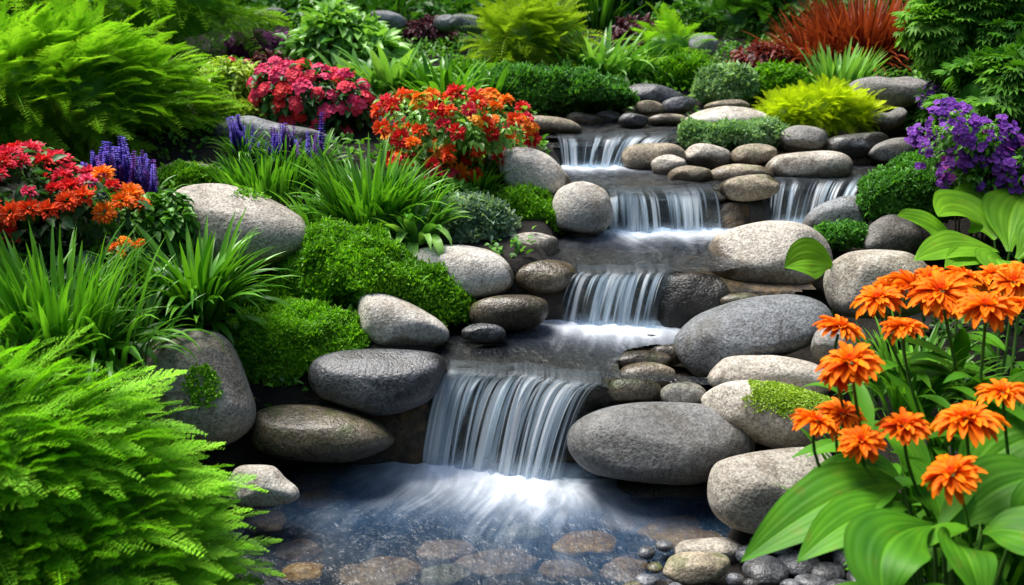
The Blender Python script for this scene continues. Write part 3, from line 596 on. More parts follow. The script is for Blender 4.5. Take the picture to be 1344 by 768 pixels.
#@@PLANTS
# ------------------------------------------------------------------ plants: builders
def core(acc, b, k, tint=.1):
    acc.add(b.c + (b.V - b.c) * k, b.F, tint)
def rdir(rng, n): return norm(rng.normal(size=(n, 3)))
def stems(acc, b, rng, n=5, r=.006, top=.3):
    """twigs from the foot of the body up into it"""
    g = np.array([b.c[0], b.c[1], float(ground(b.c[0], b.c[1])) - .02])
    for i in range(n):
        e = b.c + (b.V[rng.integers(len(b.V))] - b.c) * .75
        if e[2] < g[2] + .03: continue
        tube(acc, bez(g + [rng.normal() * .02, rng.normal() * .02, 0], (g + b.c) / 2 + rdir(rng, 1)[0] * .03, e, 8), r, r * .3, .5, 5)
def plant(name, label, cat, b, acc, mat, group=None, stem=True, rng=None, sr=.006, part='foliage', sn=6):
    g = (b.c[0], b.c[1], float(ground(b.c[0], b.c[1])))
    t = empty(name, g, label, cat, group); acc.build(part, M[mat], t, g)
    if stem:
        a = Acc(); stems(a, b, rng or np.random.default_rng(1), sn, sr)
        if a.V: a.build('stem', M['bark'], t, g)
    return t
MOUNDG = 'low mounds of small leaves'
def mound(label, outline, n, mat, px=6, tm=T_LEAF, name='ground_cover_mound', cat='mound plant', group=MOUNDG, up=.9, coremat=None, spread=.75, asp=.55, depth=.01, lo=.2, tall=1., **k):
    k.setdefault('sub', 5); k.setdefault('amp', .06); k.setdefault('freq', 3.2); k.setdefault('dr', .9); k.setdefault('seed', 40 + int(outline[0][0]) % 97)
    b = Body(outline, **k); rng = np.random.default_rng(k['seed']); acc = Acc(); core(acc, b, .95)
    P, N = b.sample(n, rng); q = N + rdir(rng, n) * spread + np.array([0, 0, .35]) * up
    P = P - N * rng.random((n, 1)) * depth
    l = px / FPX * b.d * rng.uniform(.6, 1.35, n)
    cl = noise(P * 16, 3) * .25 + rng.uniform(-.28, .28, n) + .5
    scatter(acc, tm, P, q, N + rdir(rng, n) * .5, l * tall, l * asp * 1.2, cl)
    m_ = n // 18; P2 = P[:m_] + N[:m_] * rng.random((m_, 1)) * .012; scatter(acc, tm, P2, q[:m_] + rdir(rng, m_) * .4 + [0, 0, .5], N[:m_] + rdir(rng, m_), l[:m_] * 1.45 * tall, l[:m_] * asp * 1.1, np.clip(cl[:m_] + .2, 0, 1))
    return plant(name, label, cat, b, acc, mat, group, False), b
def shrub(label, outline, n, mat, px=12, tm=T_LEAF, name='leafy_shrub', cat='shrub', group='shrubs around the garden', asp=.6, droop=.5, thick=.22, clump=.5, ck=.72, stem=True, side=(0, 0, 0), **k):
    k.setdefault('sub', 4); k.setdefault('amp', .07); k.setdefault('freq', 2.2); k.setdefault('dr', .9); k.setdefault('seed', 30 + int(abs(outline[0][0])) % 89)
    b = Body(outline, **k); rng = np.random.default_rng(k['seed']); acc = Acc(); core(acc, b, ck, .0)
    P, N = b.sample(n * 2, rng, cut=-.8); P = P - (P - b.c) * rng.random((2 * n, 1)) ** 1.5 * thick * 1.6 + rdir(rng, 2 * n) * .02
    nn = noise(P * (9 / max(b.size) * .8), k['seed']) ; keep = nn > np.quantile(nn, 1 - 1 / (1 + clump)) if clump < 1 else nn > np.quantile(nn, .5)
    P, N, nn = P[keep][:n], N[keep][:n], nn[keep][:n]; n = len(P)
    q = N * .8 + rdir(rng, n) * .7 + np.array([0, 0, -droop]) + np.array(side); l = px / FPX * b.d * rng.uniform(.55, 1.3, n)
    scatter(acc, tm, P, q, np.array([0, 0, 1.]) + N * .5 + rdir(rng, n) * .45, l, l * asp, .5 + .4 * noise(P * 6, 5) + rng.uniform(-.25, .25, n))
    return plant(name, label, cat, b, acc, mat, group, stem, rng), b
def frond_tmpl(seed, pairs=17, width=.3, npairs=7, ang=50, needle=.055, nw=.35, droop=.35, curl=.0):
    rng = np.random.default_rng(seed); V = []; F = []; T = []
    def axis(t): return np.array([curl * t * t, t, -droop * t ** 2.2])
    for i in range(pairs):
        t = (i + .6) / pairs; prof = math.sin(math.pi * min(1, (t * .92 + .08)) ** .75) ** .8 * width * (1.15 - .4 * t)
        for sd_ in (-1, 1):
            a = R(ang + rng.uniform(-9, 9) - 14 * t); dr_ = np.array([sd_ * math.sin(a), math.cos(a), rng.uniform(-.1, .14)]); o = axis(t)
            for j in range(npairs):
                u = (j + .5) / npairs; p = o + dr_ * prof * u + np.array([0, 0, -.12 * prof * u * u])
                for s2 in (-1, 1):
                    b_ = a + s2 * R(rng.uniform(28, 50)); dd = np.array([sd_ * math.sin(b_), math.cos(b_), rng.uniform(-.15, .35)]); nl = needle * (1.1 - .5 * u) * rng.uniform(.7, 1.2)
                    sdv = norm(np.cross(dd, [0, 0, 1.])) * nl * nw * .5; k = len(V)
                    V += [p, p + dd * nl * .5 + sdv, p + dd * nl, p + dd * nl * .5 - sdv]; F += [[k, k + 1, k + 2], [k, k + 2, k + 3]]; T += [(-.12 + .3 * t + .12 * u)] * 4
    for i in range(6):   # rachis
        t0, t1 = i / 6, (i + 1) / 6; k = len(V); w0 = .012 * (1 - t0) + .002; w1 = .012 * (1 - t1) + .002; p, q = axis(t0), axis(t1)
        V += [p + [w0, 0, .0], p - [w0, 0, 0], q - [w1, 0, 0], q + [w1, 0, 0]]; F += [[k, k + 1, k + 2], [k, k + 2, k + 3]]; T += [0] * 4
    return np.array(V, float), np.array(F), np.array(T)
def feather(label, outline, n, mat, px, tmpls, name='feathery_shrub', cat='shrub', group='feathery shrubs', bias=(.6, -.1, .1), droop=0, ck=.8, jit=.35, nb=.8, inner=.25, stem=True, tv=.22, only=None, **k):
    k.setdefault('sub', 4); k.setdefault('amp', .06); k.setdefault('freq', 1.8); k.setdefault('dr', .9); k.setdefault('seed', 30 + int(abs(outline[0][0])) % 89)
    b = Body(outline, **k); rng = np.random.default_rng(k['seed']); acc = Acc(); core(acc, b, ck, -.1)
    P, N = b.sample(n, rng, cut=-.75, only=only); P = P - (P - b.c) * rng.random((n, 1)) * inner
    q = N * nb + rdir(rng, n) * jit + np.array(bias); l = px / FPX * b.d * rng.uniform(.5, 1.35, n); tt = .46 + .3 * noise(P * 5, 2) + rng.uniform(-tv, tv, n)
    for i, tm in enumerate(tmpls):
        s_ = slice(i, None, len(tmpls)); scatter(acc, tm, P[s_], q[s_], np.array([0, 0, 1.]) + N[s_] * .35 + rdir(rng, len(P[s_])) * .3, l[s_], l[s_], tt[s_])
    return plant(name, label, cat, b, acc, mat, group, stem, rng), b
def blades(acc, base, n, Lm, Wm, rng, spread=.9, droop=1., lean=(0, 0), r0=.03, seg=9, upright=.25, fan=None, wprof=None):
    t = np.linspace(0, 1, seg)
    az = rng.uniform(0, 2 * math.pi, n); tilt = upright * spread + np.abs(rng.normal(0, .52, n)) * spread; tilt = np.clip(tilt, 0, 1.25)
    hd = np.stack([np.cos(az), np.sin(az), 0 * az], 1); Ls = Lm * rng.uniform(.6, 1.12, n) * (1 - .15 * tilt); dp = droop * rng.uniform(.3, 1.8, n) * (.3 + tilt)
    el = (math.pi / 2 - tilt)[:, None] - dp[:, None] * t[None] ** 1.6 * 1.5
    ds = 1 / (seg - 1); st = np.stack([np.cos(el), np.sin(el)], 2); c = np.cumsum(np.concatenate([np.zeros((n, 1, 2)), (st[:, :-1] + st[:, 1:]) / 2 * ds], 1), 1) * Ls[:, None, None]
    P = np.asarray(base) + hd * (rng.random((n, 1)) ** .5 * r0); cen = P[:, None] + hd[:, None] * c[..., :1] + np.array([0, 0, 1.]) * c[..., 1:] + np.array([lean[0], lean[1], 0]) * (t[None, :, None] ** 1.5) * Ls[:, None, None]
    tg = norm(np.gradient(cen, axis=1)); side = norm(np.cross(hd, [0, 0, 1.]) + rdir(rng, n) * .35)[:, None] + 0 * tg; side = norm(side - tg * (side * tg).sum(2, keepdims=True)); nr = np.cross(side, tg)
    wp = np.interp(t, *zip(*(wprof or [(0, .55), (.3, .95), (.55, 1), (.8, .6), (1, .03)]))); ww = Wm * rng.uniform(.7, 1.2, n)[:, None] * wp[None]
    V = np.stack([cen - side * ww[..., None] / 2 + nr * ww[..., None] * .18, cen, cen + side * ww[..., None] / 2 + nr * ww[..., None] * .18], 2)
    F = []
    for i in range(seg - 1):
        a = i * 3
        for k in (0, 1): F += [[a + k, a + k + 1, a + k + 4], [a + k, a + k + 4, a + k + 3]]
    F = np.array(F)[None] + (np.arange(n) * seg * 3)[:, None, None]
    tt = (.42 + rng.uniform(-.42, .42, n))[:, None, None] + (.25 * t - .1)[None, :, None] + np.zeros((n, seg, 3))
    acc.add(V.reshape(-1, 3), F.reshape(-1, 3), tt.ravel())
def tuft(label, px, py, n, Lp, Wp, mat='blade', name='grass_tuft', cat='grass', group='grassy tufts', Y=None, seed=None, more=None, r0=18, **k):
    g = hit(px, py) if Y is None else at(px, py, Y)
    if Y is not None: g[2] = max(g[2], float(ground(g[0], g[1])) - .01)
    d = float((g - CAM) @ FW); s_ = d / FPX; rng = np.random.default_rng(seed or int(px * 3 + py)); acc = Acc()
    blades(acc, g, n, Lp * s_, Wp * s_, rng, r0=r0 * s_, **k)
    for (dx, dn, dL, kk) in (more or []):
        kw = dict(k); kw.update(kk); blades(acc, g + RT * dx * s_, dn, dL * s_, Wp * s_, rng, r0=r0 * s_, **kw)
    t = acc.build(name, M[mat], None, g); tag(t, label, cat, group); return t, g, s_
# flower heads
def head_mesh(kind, mat, seed):
    rng = np.random.default_rng(seed); acc = Acc()
    if kind == 'cluster':        # dome of small five-petalled florets
        nf = 16
        for i in range(nf):
            r = math.sqrt((i + .3) / nf); a = i * 2.4; p = np.array([math.cos(a) * r * .5, math.sin(a) * r * .5, .22 * (1 - r * r)]); nrm = norm(np.array([p[0] * .9, p[1] * .9, .6]) + rng.normal(size=3) * .12)
            ux = norm(np.cross(nrm, [.2, 1, .1])); uy = np.cross(nrm, ux); th = np.arange(5) * 2 * math.pi / 5 + rng.uniform(0, 1)
            yd = ux[None] * np.cos(th)[:, None] + uy[None] * np.sin(th)[:, None] + nrm * .35
            scatter(acc, T_ROUND, np.repeat(p[None], 5, 0), yd, np.repeat(nrm[None], 5, 0), .2, .19, .5 + rng.uniform(-.35, .35))
    elif kind == 'plume':       # spreading head of long narrow petals
        n = 74; a = rng.uniform(0, 6.28, n); e = rng.uniform(-.15, 1.3, n); yd = np.stack([np.cos(a) * np.cos(e), np.sin(a) * np.cos(e), np.sin(e)], 1)
        scatter(acc, T_ROUND, yd * [.2, .2, .14] + [0, 0, .04], yd + [0, 0, -.05], np.repeat([[0, 0, 1.]], n, 0), rng.uniform(.17, .34, n), rng.uniform(.09, .13, n), .5 + rng.uniform(-.4, .4, n))
    elif kind == 'spike':
        tube(acc, [[0, 0, 0], [.01, 0, .5], [0, .01, 1]], .014, .006, .3, 5)
        for j in range(17):
            z = .28 + .72 * j / 17; m_ = 7; th = np.arange(m_) * 6.283 / m_ + j; s_ = .105 * (1 - .55 * j / 17)
            yd = np.stack([np.cos(th), np.sin(th), 0 * th + .55], 1); scatter(acc, T_ROUND, np.repeat([[0, 0, z]], m_, 0), yd, np.repeat([[0, 0, 1.]], m_, 0), s_ * rng.uniform(.8, 1.2, m_), s_ * .75, .5 + rng.uniform(-.4, .4, m_))
    elif kind == 'star':        # open little five-petalled flower
        th = np.arange(5) * 1.2566 + rng.uniform(0, 1); yd = np.stack([np.cos(th), np.sin(th), 0 * th + .3], 1)
        scatter(acc, T_ROUND, yd * .02, yd, np.repeat([[0, 0, 1.]], 5, 0), .5, .46, .5 + rng.uniform(-.3, .3, 5))
    V = np.concatenate(acc.V); o = acc.build('flower_head', M[mat]); me = o.data; bpy.data.objects.remove(o); return me
HM = {}
def heads(t, b, rng, n, px, kind, mats, name='flower_head', up=.7, pick=None, cut=.0, out=.01, only=None, toward=.3, mind=.75):
    """n heads on the body, each its own child of the plant"""
    P, N = b.sample(n * 12, rng, cut=cut, only=only); chosen = []; s0 = px / FPX * b.d
    for p, nn in zip(P, N):
        if all(np.linalg.norm(p - c[0]) > s0 * mind for c in chosen): chosen.append((p, nn))
        if len(chosen) >= n: break
    from mathutils import Matrix
    for i, (p, nn) in enumerate(chosen):
        mt = pick(p, rng) if pick else mats[rng.integers(len(mats))]; v = int(rng.integers(3)); key = (kind, mt, v)
        if key not in HM: HM[key] = head_mesh(kind, mt, v + 3)
        o = bpy.data.objects.new(name, HM[key]); col.objects.link(o); o.parent = t
        z = Vector(norm(nn * (1 - up) + np.array([0, -toward, 1]) * up + rdir(rng, 1)[0] * .18)); s_ = s0 * rng.uniform(.75, 1.2)
        o.rotation_euler = z.to_track_quat('Z', 'Y').to_euler(); o.scale = (s_,) * 3; o.location = tuple(p + nn * out - np.array(t.location))
    return chosen
def spikes(label, outline, n, hpx, mats, Y=None, group='blue flower spikes', leafn=400, lmat='blade'):
    b = Body(outline, dr=.8, sub=3, amp=.0, Y=Y); rng = np.random.default_rng(int(outline[0][0])); acc = Acc(); gz_ = float(ground(b.c[0], b.c[1])); g = np.array([b.c[0], b.c[1], gz_])
    t = empty('spike_flower', g, label, 'flowers', group); s_ = hpx / FPX * b.d; w_ = b.size[0] / 2
    blades(acc, g, leafn // 6, s_ * .8, s_ * .05, rng, r0=w_, spread=.6); acc.build('leaf_blades', M[lmat], t, g)
    bot = b.V[:, 2].min()
    for i in range(n):
        u = rng.uniform(-1, 1); v = rng.uniform(-1, 1); p = b.c + RT * u * w_ * .92 + np.array([0, 1, 0]) * v * b.D * .9; p[2] = bot + rng.uniform(-.2, .25) * s_ * .5
        mt = mats[i % len(mats)]; key = ('spike', mt, i % 3)
        if key not in HM: HM[key] = head_mesh('spike', mt, i % 3)
        o = bpy.data.objects.new('flower_spike', HM[key]); col.objects.link(o); o.parent = t; h_ = s_ * rng.uniform(.75, 1.15) * (1 - .3 * abs(u))
        o.scale = (h_ * .95, h_ * .95, h_); o.rotation_euler = (rng.normal() * .1, rng.normal() * .1 + .12 * u, rng.uniform(0, 6)); o.location = tuple(p - g)
    return t
def bigleaf(name, p0, p1, p2, W, parent, mat, up=(0, -.3, 1), cup=.18, ribs=7, wave=.02, prof=None, tint=.5, seed=0, nl=30, na=41):
    c = bez(np.array(p0, float), np.array(p1, float), np.array(p2, float), nl); t = np.linspace(0, 1, nl); tg = norm(np.gradient(c, axis=0)); up = norm(np.array(up, float))
    sd_ = norm(np.cross(tg, up)); nr = np.cross(sd_, tg); prof = prof or [(0, .06), (.1, .22), (.25, .7), (.42, .98), (.55, 1), (.72, .8), (.88, .42), (.96, .16), (1, .0)]
    w_ = np.interp(t, *zip(*prof)); w_ = np.convolve(np.pad(w_, 2, 'edge'), [.1, .2, .4, .2, .1], 'valid') * W / 2; w_[-1] = .0005
    a = np.linspace(-1, 1, na)[None]; wv = wave * np.sin(t * 9 + seed)[:, None] * a ** 2 + wave * .6 * np.sin(t * 17 + seed * 2)[:, None] * a ** 3
    z = (cup * np.abs(a) ** 1.3 + .009 * np.cos(a * math.pi * ribs) * (1 - np.abs(a) ** 4) - .05 * np.exp(-(a / .06) ** 2) - .008 * np.exp(-((a * 5.5 - np.round(a * 5.5)) / .16) ** 2)) * w_[:, None] + wv * W
    V = c[:, None] + sd_[:, None] * (a * w_[:, None])[..., None] + nr[:, None] * z[..., None]
    i2 = (np.arange(nl - 1)[:, None] * na + np.arange(na - 1)[None]).ravel(); F = np.stack([i2, i2 + 1, i2 + na + 1, i2 + na], 1)
    tt = tint + .06 * np.cos(a * math.pi * ribs) * np.ones((nl, 1)) + .35 * np.exp(-(a / .05) ** 2) + .1 * (t[:, None] - .5) + .07 * np.exp(-((a * 5.5 - np.round(a * 5.5)) / .16) ** 2) + .12 * np.sin(t[:, None] * 13 + a * 5 + seed)
    o = mesh(name, V.reshape(-1, 3), F, M[mat], parent, {'tint': tt.ravel()}, True, p0); return o

# ------------------------------------------------------------------ the wood at the back; unseen ring around added to shade low sky light
rng = np.random.default_rng(77); acc = Acc(); n = 62000
az = rng.uniform(0, 2 * math.pi, n); rr = rng.uniform(9.6, 12.5, n); P = np.stack([np.sin(az) * rr, np.cos(az) * rr, rng.random(n) * 7], 1); P[:, 1] = np.where(P[:, 1] > 0, P[:, 1] * .95, P[:, 1]); P[:, 2] += ground(P[:, 0], P[:, 1]) * (P[:, 1] > 0)
kp = noise(P * [1.1, 1.1, 1.6], 4) > -.25; P = P[kp]; n = len(P); q = rdir(rng, n) + [0, 0, -.4]
scatter(acc, T_LEAF, P, q, rdir(rng, n) + [0, 0, 1], rng.uniform(.18, .42, n), .22, rng.uniform(0, 1, n))
az = np.linspace(0, 2 * math.pi, 97)[:-1]; ring = []
for j, z in enumerate(np.linspace(-1, 7.5, 9)): ring.append(np.stack([np.sin(az) * (13 + .6 * np.sin(az * 7 + j)), np.cos(az) * (13 + .6 * np.cos(az * 9 + j)), z + 0 * az], 1))
RV = np.concatenate(ring); RF = []
for j in range(8):
    for i in range(96):
        a_, b_ = j * 96 + i, j * 96 + (i + 1) % 96; RF += [[a_, b_, b_ + 96], [a_, b_ + 96, a_ + 96]]
acc.add(RV, np.array(RF), .1)
tag(acc.build('woodland', M['wood']), 'dense dark wood closing off the garden at the back, its unseen ring around added to shade low sky light', 'woodland', None, 'stuff')
# ------------------------------------------------------------------ feathery bushes and ferns
FT = [frond_tmpl(1), frond_tmpl(2, droop=.2, curl=.1), frond_tmpl(3, droop=.5, curl=-.12, width=.26)]
FTF = [frond_tmpl(11, pairs=22, width=.26, npairs=8, nw=.5, needle=.046, droop=.25), frond_tmpl(12, pairs=22, width=.22, npairs=8, needle=.042, droop=.4, curl=.12), frond_tmpl(13, pairs=20, width=.3, npairs=8, needle=.045, droop=.15, curl=-.1)]
feather('large bright green feathery bush filling the front left corner', [(-120, 520), (-60, 488), (0, 480), (50, 490), (95, 512), (135, 548), (180, 595), (230, 640), (262, 690), (280, 760), (280, 850), (250, 940), (0, 980), (-120, 900)], 1900, 'fern', 86, FTF, Y=1.72, dr=.7, bias=(.75, -.15, .3), jit=.28, nb=.55, inner=.35, ck=.82, seed=3)
feather('big soft green feathery shrub at the upper left above the red flowers', [(-80, 90), (-20, 66), (60, 58), (130, 70), (190, 88), (235, 115), (262, 150), (258, 190), (220, 215), (120, 215), (20, 215), (-80, 215)], 1150, 'feather', 62, FTF, dr=1.0, bias=(.55, -.25, .22), jit=.35, nb=.5, inner=.4, seed=4, Y=3.9)
feather('light green feathery shrub at the top left corner', [(-60, -40), (20, -50), (90, -30), (130, 10), (120, 50), (60, 70), (-20, 75), (-60, 60)], 240, 'feather', 70, FT, dr=1, seed=5, Y=4.9, bias=(.4, -.3, -.05))
feather('arching yellow-green shrub at the top between corner shrub and leafy plants', [(150, -20), (200, -35), (260, -25), (300, 0), (306, 26), (270, 48), (210, 60), (160, 50)], 230, 'feather', 64, FT, dr=1, seed=6, Y=5.2, bias=(.4, -.3, 0))
feather('glowing yellow-green fern right of centre at the back', [(640, 64), (655, 42), (685, 30), (715, 34), (738, 50), (744, 74), (728, 92), (690, 100), (652, 98)], 420, 'lime', 46, FT, name='fern', cat='fern', dr=.9, seed=7, bias=(.15, -.3, .15), nb=.9)
feather('dark green fern in the background left of the red grass', [(930, 30), (960, 8), (1000, 0), (1040, 10), (1050, 40), (1020, 62), (960, 66)], 110, 'leafy', 60, FT, name='fern', cat='fern', seed=8, dr=.9, Y=6.3, bias=(0, -.4, 0))
feather('mid green fern in the background above the small frosty mound', [(840, 70), (850, 48), (880, 38), (905, 52), (905, 82), (880, 96), (850, 92)], 90, 'feather', 45, FT, name='fern', cat='fern', seed=9, dr=.9, bias=(-.2, -.4, 0))
if 0: feather('soft green fern under the big left feathery shrub', [(170, 215), (200, 190), (250, 180), (275, 195), (270, 225), (230, 240), (190, 240)], 80, 'feather', 60, FT, name='fern', cat='fern', seed=10, dr=.8, bias=(.3, -.4, -.1))

# ------------------------------------------------------------------ leafy shrubs
shrub('fresh green leafy shrub behind the pink flowers', [(385, 72), (395, 42), (430, 22), (465, 26), (500, 54), (528, 78), (515, 100), (470, 110), (420, 105)], 2600, 'bladelight', 20, T_LEAF, dr=1, asp=.55)
shrub('pale green small-leaved shrub above the purple foliage', [(388, 28), (400, 8), (438, 2), (456, 14), (440, 38), (402, 44)], 900, 'leafy', 13, Y=5.4)
shrub('purple-leaved low shrub at the upper left', [(296, 70), (310, 54), (345, 48), (380, 54), (390, 72), (370, 84), (320, 86)], 1500, 'p_plum', 8, dr=.9, clump=.4)
shrub('rust-red low shrub in front of the purple foliage', [(320, 95), (335, 78), (370, 76), (385, 90), (370, 106), (335, 110)], 800, 'redleaf', 8, dr=.9)
shrub('maroon shrub below the bluish background rocks', [(534, 42), (548, 28), (575, 28), (596, 44), (590, 60), (550, 62)], 900, 'maroon', 8, dr=.9)
shrub('dark green shrub at the back above the strap leaves', [(740, 20), (770, -20), (840, -25), (880, 10), (870, 50), (800, 62), (750, 50)], 2400, 'leafdk', 16, Y=6.6)
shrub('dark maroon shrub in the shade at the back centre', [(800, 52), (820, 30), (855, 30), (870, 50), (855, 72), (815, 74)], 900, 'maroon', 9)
shrub('mid green leafy shrub left of the upright bluish rock', [(850, 40), (880, 14), (915, 12), (930, 34), (905, 56), (865, 60)], 1300, 'leafy', 12, Y=6.2)
shrub('green shrub with fine leaves behind the red grass', [(980, 40), (1000, 8), (1060, -10), (1090, 10), (1075, 48), (1020, 60)], 1800, 'leafy', 12, Y=6.1)
shrub('low dark red shrub right of the upright bluish rock', [(950, 86), (975, 72), (1030, 70), (1045, 84), (1010, 98), (965, 98)], 1000, 'redleaf', 8)
shrub('dense green shrub filling the top right corner', [(1200, 40), (1225, -10), (1290, -60), (1400, -60), (1420, 20), (1390, 90), (1290, 110), (1230, 90)], 7500, 'maple', 16, T_LOBE, asp=1.0, Y=3.9, dr=.8, seed=33)
shrub('bright green maple-like shrub at the right edge above the violet flowers', [(1240, 130), (1255, 95), (1310, 72), (1380, 70), (1420, 120), (1400, 190), (1330, 205), (1270, 180)], 3800, 'maple', 20, T_LOBE, asp=1.0, Y=3.3, dr=.8, seed=34, clump=.8)
shrub('small dark leafy plant left of the violet flowers', [(1185, 165), (1198, 142), (1225, 136), (1245, 152), (1232, 178), (1200, 184)], 700, 'leafy', 13, T_LOBE, asp=1, name='leafy_plant', cat='plant', group='small leafy plants')
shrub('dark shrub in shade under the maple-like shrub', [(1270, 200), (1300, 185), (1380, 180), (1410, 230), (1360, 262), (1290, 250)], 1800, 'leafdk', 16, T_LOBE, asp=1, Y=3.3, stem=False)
shrub('tangled yellow-green plant between the left shrubs and the pink flowers', [(255, 110), (275, 90), (310, 84), (335, 100), (335, 130), (300, 145), (265, 138)], 1600, 'lime', 9, name='leafy_plant', cat='plant', group='small leafy plants')
shrub('broad dark plant behind the left grass tufts', [(-60, 360), (0, 330), (100, 330), (190, 340), (230, 380), (200, 430), (100, 450), (-40, 440)], 1700, 'leafdk', 30, Y=2.75, dr=.8, name='leafy_plant', cat='plant', group='small leafy plants')
shrub('loose green plant between the two left grass tufts', [(170, 290), (200, 262), (240, 262), (250, 300), (225, 330), (185, 325)], 900, 'leafy', 15, name='leafy_plant', cat='plant', group='small leafy plants', Y=2.95)
shrub('low leafy plant between the orange flowers and the grey-green mound', [(540, 262), (560, 240), (610, 240), (630, 262), (600, 285), (560, 285)], 900, 'leafy', 12, name='leafy_plant', cat='plant', group='small leafy plants')

# ------------------------------------------------------------------ mounds
mound('round bright moss mound left of the flat dark slate stone', [(290, 470), (298, 440), (330, 416), (380, 402), (430, 400), (468, 414), (486, 436), (488, 465), (460, 485), (410, 500), (395, 530), (340, 535), (305, 510)], 22000, 'moss', 5, Y=2.86, dr=.9)
mound('long green moss mound sloping down between the two pale boulders', [(370, 370), (392, 325), (430, 302), (470, 302), (520, 320), (565, 350), (605, 375), (618, 398), (605, 425), (560, 428), (520, 405), (470, 400), (410, 405), (380, 395)], 26000, 'moss', 5, Y=3.1, dr=.9)
mound('small moss patch left of the long moss mound', [(335, 395), (350, 372), (385, 368), (410, 385), (405, 410), (350, 415)], 4000, 'moss', 7, Y=2.98)
mound('green moss mound left of the rounded stone at the third waterfall', [(632, 272), (650, 254), (690, 250), (725, 262), (745, 285), (742, 305), (715, 316), (660, 312), (636, 296)], 9000, 'moss', 5, Y=3.55)
mound('grey-green leafy mound above the broad pale boulder', [(574, 295), (590, 270), (625, 262), (660, 275), (672, 300), (655, 325), (615, 332), (582, 322)], 4200, 'sage', 8, Y=3.35)
mound('long low hedge-like green mound behind the farthest waterfall', [(648, 112), (665, 100), (720, 98), (775, 105), (820, 122), (834, 138), (810, 150), (740, 152), (680, 148), (652, 135)], 12000, 'mossdk', 6, Y=4.5, dr=.7)
mound('bright lower slope of green leaves under the yellow-green fern', [(560, 110), (600, 92), (660, 96), (690, 110), (670, 130), (600, 138), (565, 130)], 5000, 'moss', 6, dr=.9)
mound('frosty green mound around the whitish boulder', [(888, 182), (900, 166), (930, 164), (975, 166), (1015, 160), (1030, 178), (1015, 196), (950, 200), (900, 198)], 7500, 'frost', 5, Y=4.12, dr=.7)
mound('small round frosty mound in the upper background', [(912, 115), (925, 96), (955, 92), (985, 98), (992, 118), (975, 134), (930, 136)], 4200, 'frost', 6, Y=4.7)
mound('green mound left of the fresh green grass at the back', [(975, 115), (990, 96), (1030, 90), (1056, 102), (1055, 122), (1020, 130), (985, 128)], 4000, 'moss', 6, Y=4.75)
mound('dense green mound at the right below the violet flowers', [(1130, 262), (1145, 232), (1180, 212), (1225, 205), (1270, 220), (1296, 245), (1290, 275), (1240, 292), (1180, 300), (1140, 290)], 17000, 'mossdk', 5, Y=3.45, dr=.9)
mound('little dark green patch on the tilted blue-grey stone', [(1070, 312), (1085, 298), (1120, 296), (1142, 306), (1138, 322), (1100, 326), (1078, 322)], 2500, 'mossdk', 6, Y=3.36)
feather('golden heather mound behind the dark grey rounded stone', [(1004, 150), (1016, 138), (1050, 132), (1100, 134), (1132, 142), (1142, 156), (1125, 168), (1080, 174), (1030, 170), (1008, 162)], 900, 'gold', 24, FT, name='heather', cat='heather', group=MOUNDG, Y=4.3, dr=.8, bias=(0, -.1, .5), jit=.5, nb=.7, ck=.88, stem=False, seed=21)
mound('dark fine-leaved mound right of the frosty background mound', [(858, 110), (868, 92), (900, 84), (925, 92), (930, 110), (900, 122), (870, 120)], 3500, 'moss', 6, tall=1.6, asp=.4, up=2)
mound('low green leaves around the mossy stone beside the blue spikes', [(205, 240), (225, 226), (270, 222), (300, 232), (305, 246), (270, 254), (225, 252)], 3000, 'moss', 6)
mound('small yellow-green cushion right of the left feathery shrub', [(262, 150), (280, 138), (320, 136), (335, 148), (320, 160), (280, 162)], 2500, 'lime', 6)
# moss on stones: a part of its stone
def mossy(key, region, n, mat, px=4):
    o, b = ROCKS[key]; rng = np.random.default_rng(n); pts = np.array(region, float)
    P, N = b.sample(n * 10, rng, cut=0); d = P - CAM; sx = 672 + FPX * (d @ RT) / (d @ FW); sy = 384 - FPX * (d @ UP) / (d @ FW)
    c = pts.mean(0); r = np.abs(pts - c).max(0); e = ((sx - c[0]) / r[0]) ** 2 + ((sy - c[1]) / r[1]) ** 2 + .5 * noise(P * 30, 3)
    kp = (rng.random(len(e)) < np.clip((1.05 - e) * 1.3, 0, 1)) & (N[:, 1] < .3); P, N = P[kp][:n], N[kp][:n]; acc = Acc(); l = px / FPX * b.d * rng.uniform(.6, 1.3, len(P)); 
    scatter(acc, T_LEAF, P, N + rdir(rng, len(P)) * .9, N + rdir(rng, len(P)) * .5, l, l * .6, .5 + rng.uniform(-.3, .4, len(P)))
    acc.build('moss', M[mat], o, o.location[:])
mossy('R47', [(975, 492), (1110, 492), (1110, 548), (975, 548)], 3600, 'lime', 4)
mossy('L2', [(238, 475), (290, 475), (290, 535), (238, 535)], 700, 'moss', 6)
mossy('L1', [(300, 243), (390, 243), (390, 262), (300, 262)], 500, 'moss', 5)
mossy('L14', [(210, 215), (260, 215), (260, 240), (210, 240)], 800, 'moss', 5)
mossy('U6', [(960, 155), (1015, 155), (1015, 185), (960, 185)], 900, 'frost', 4)

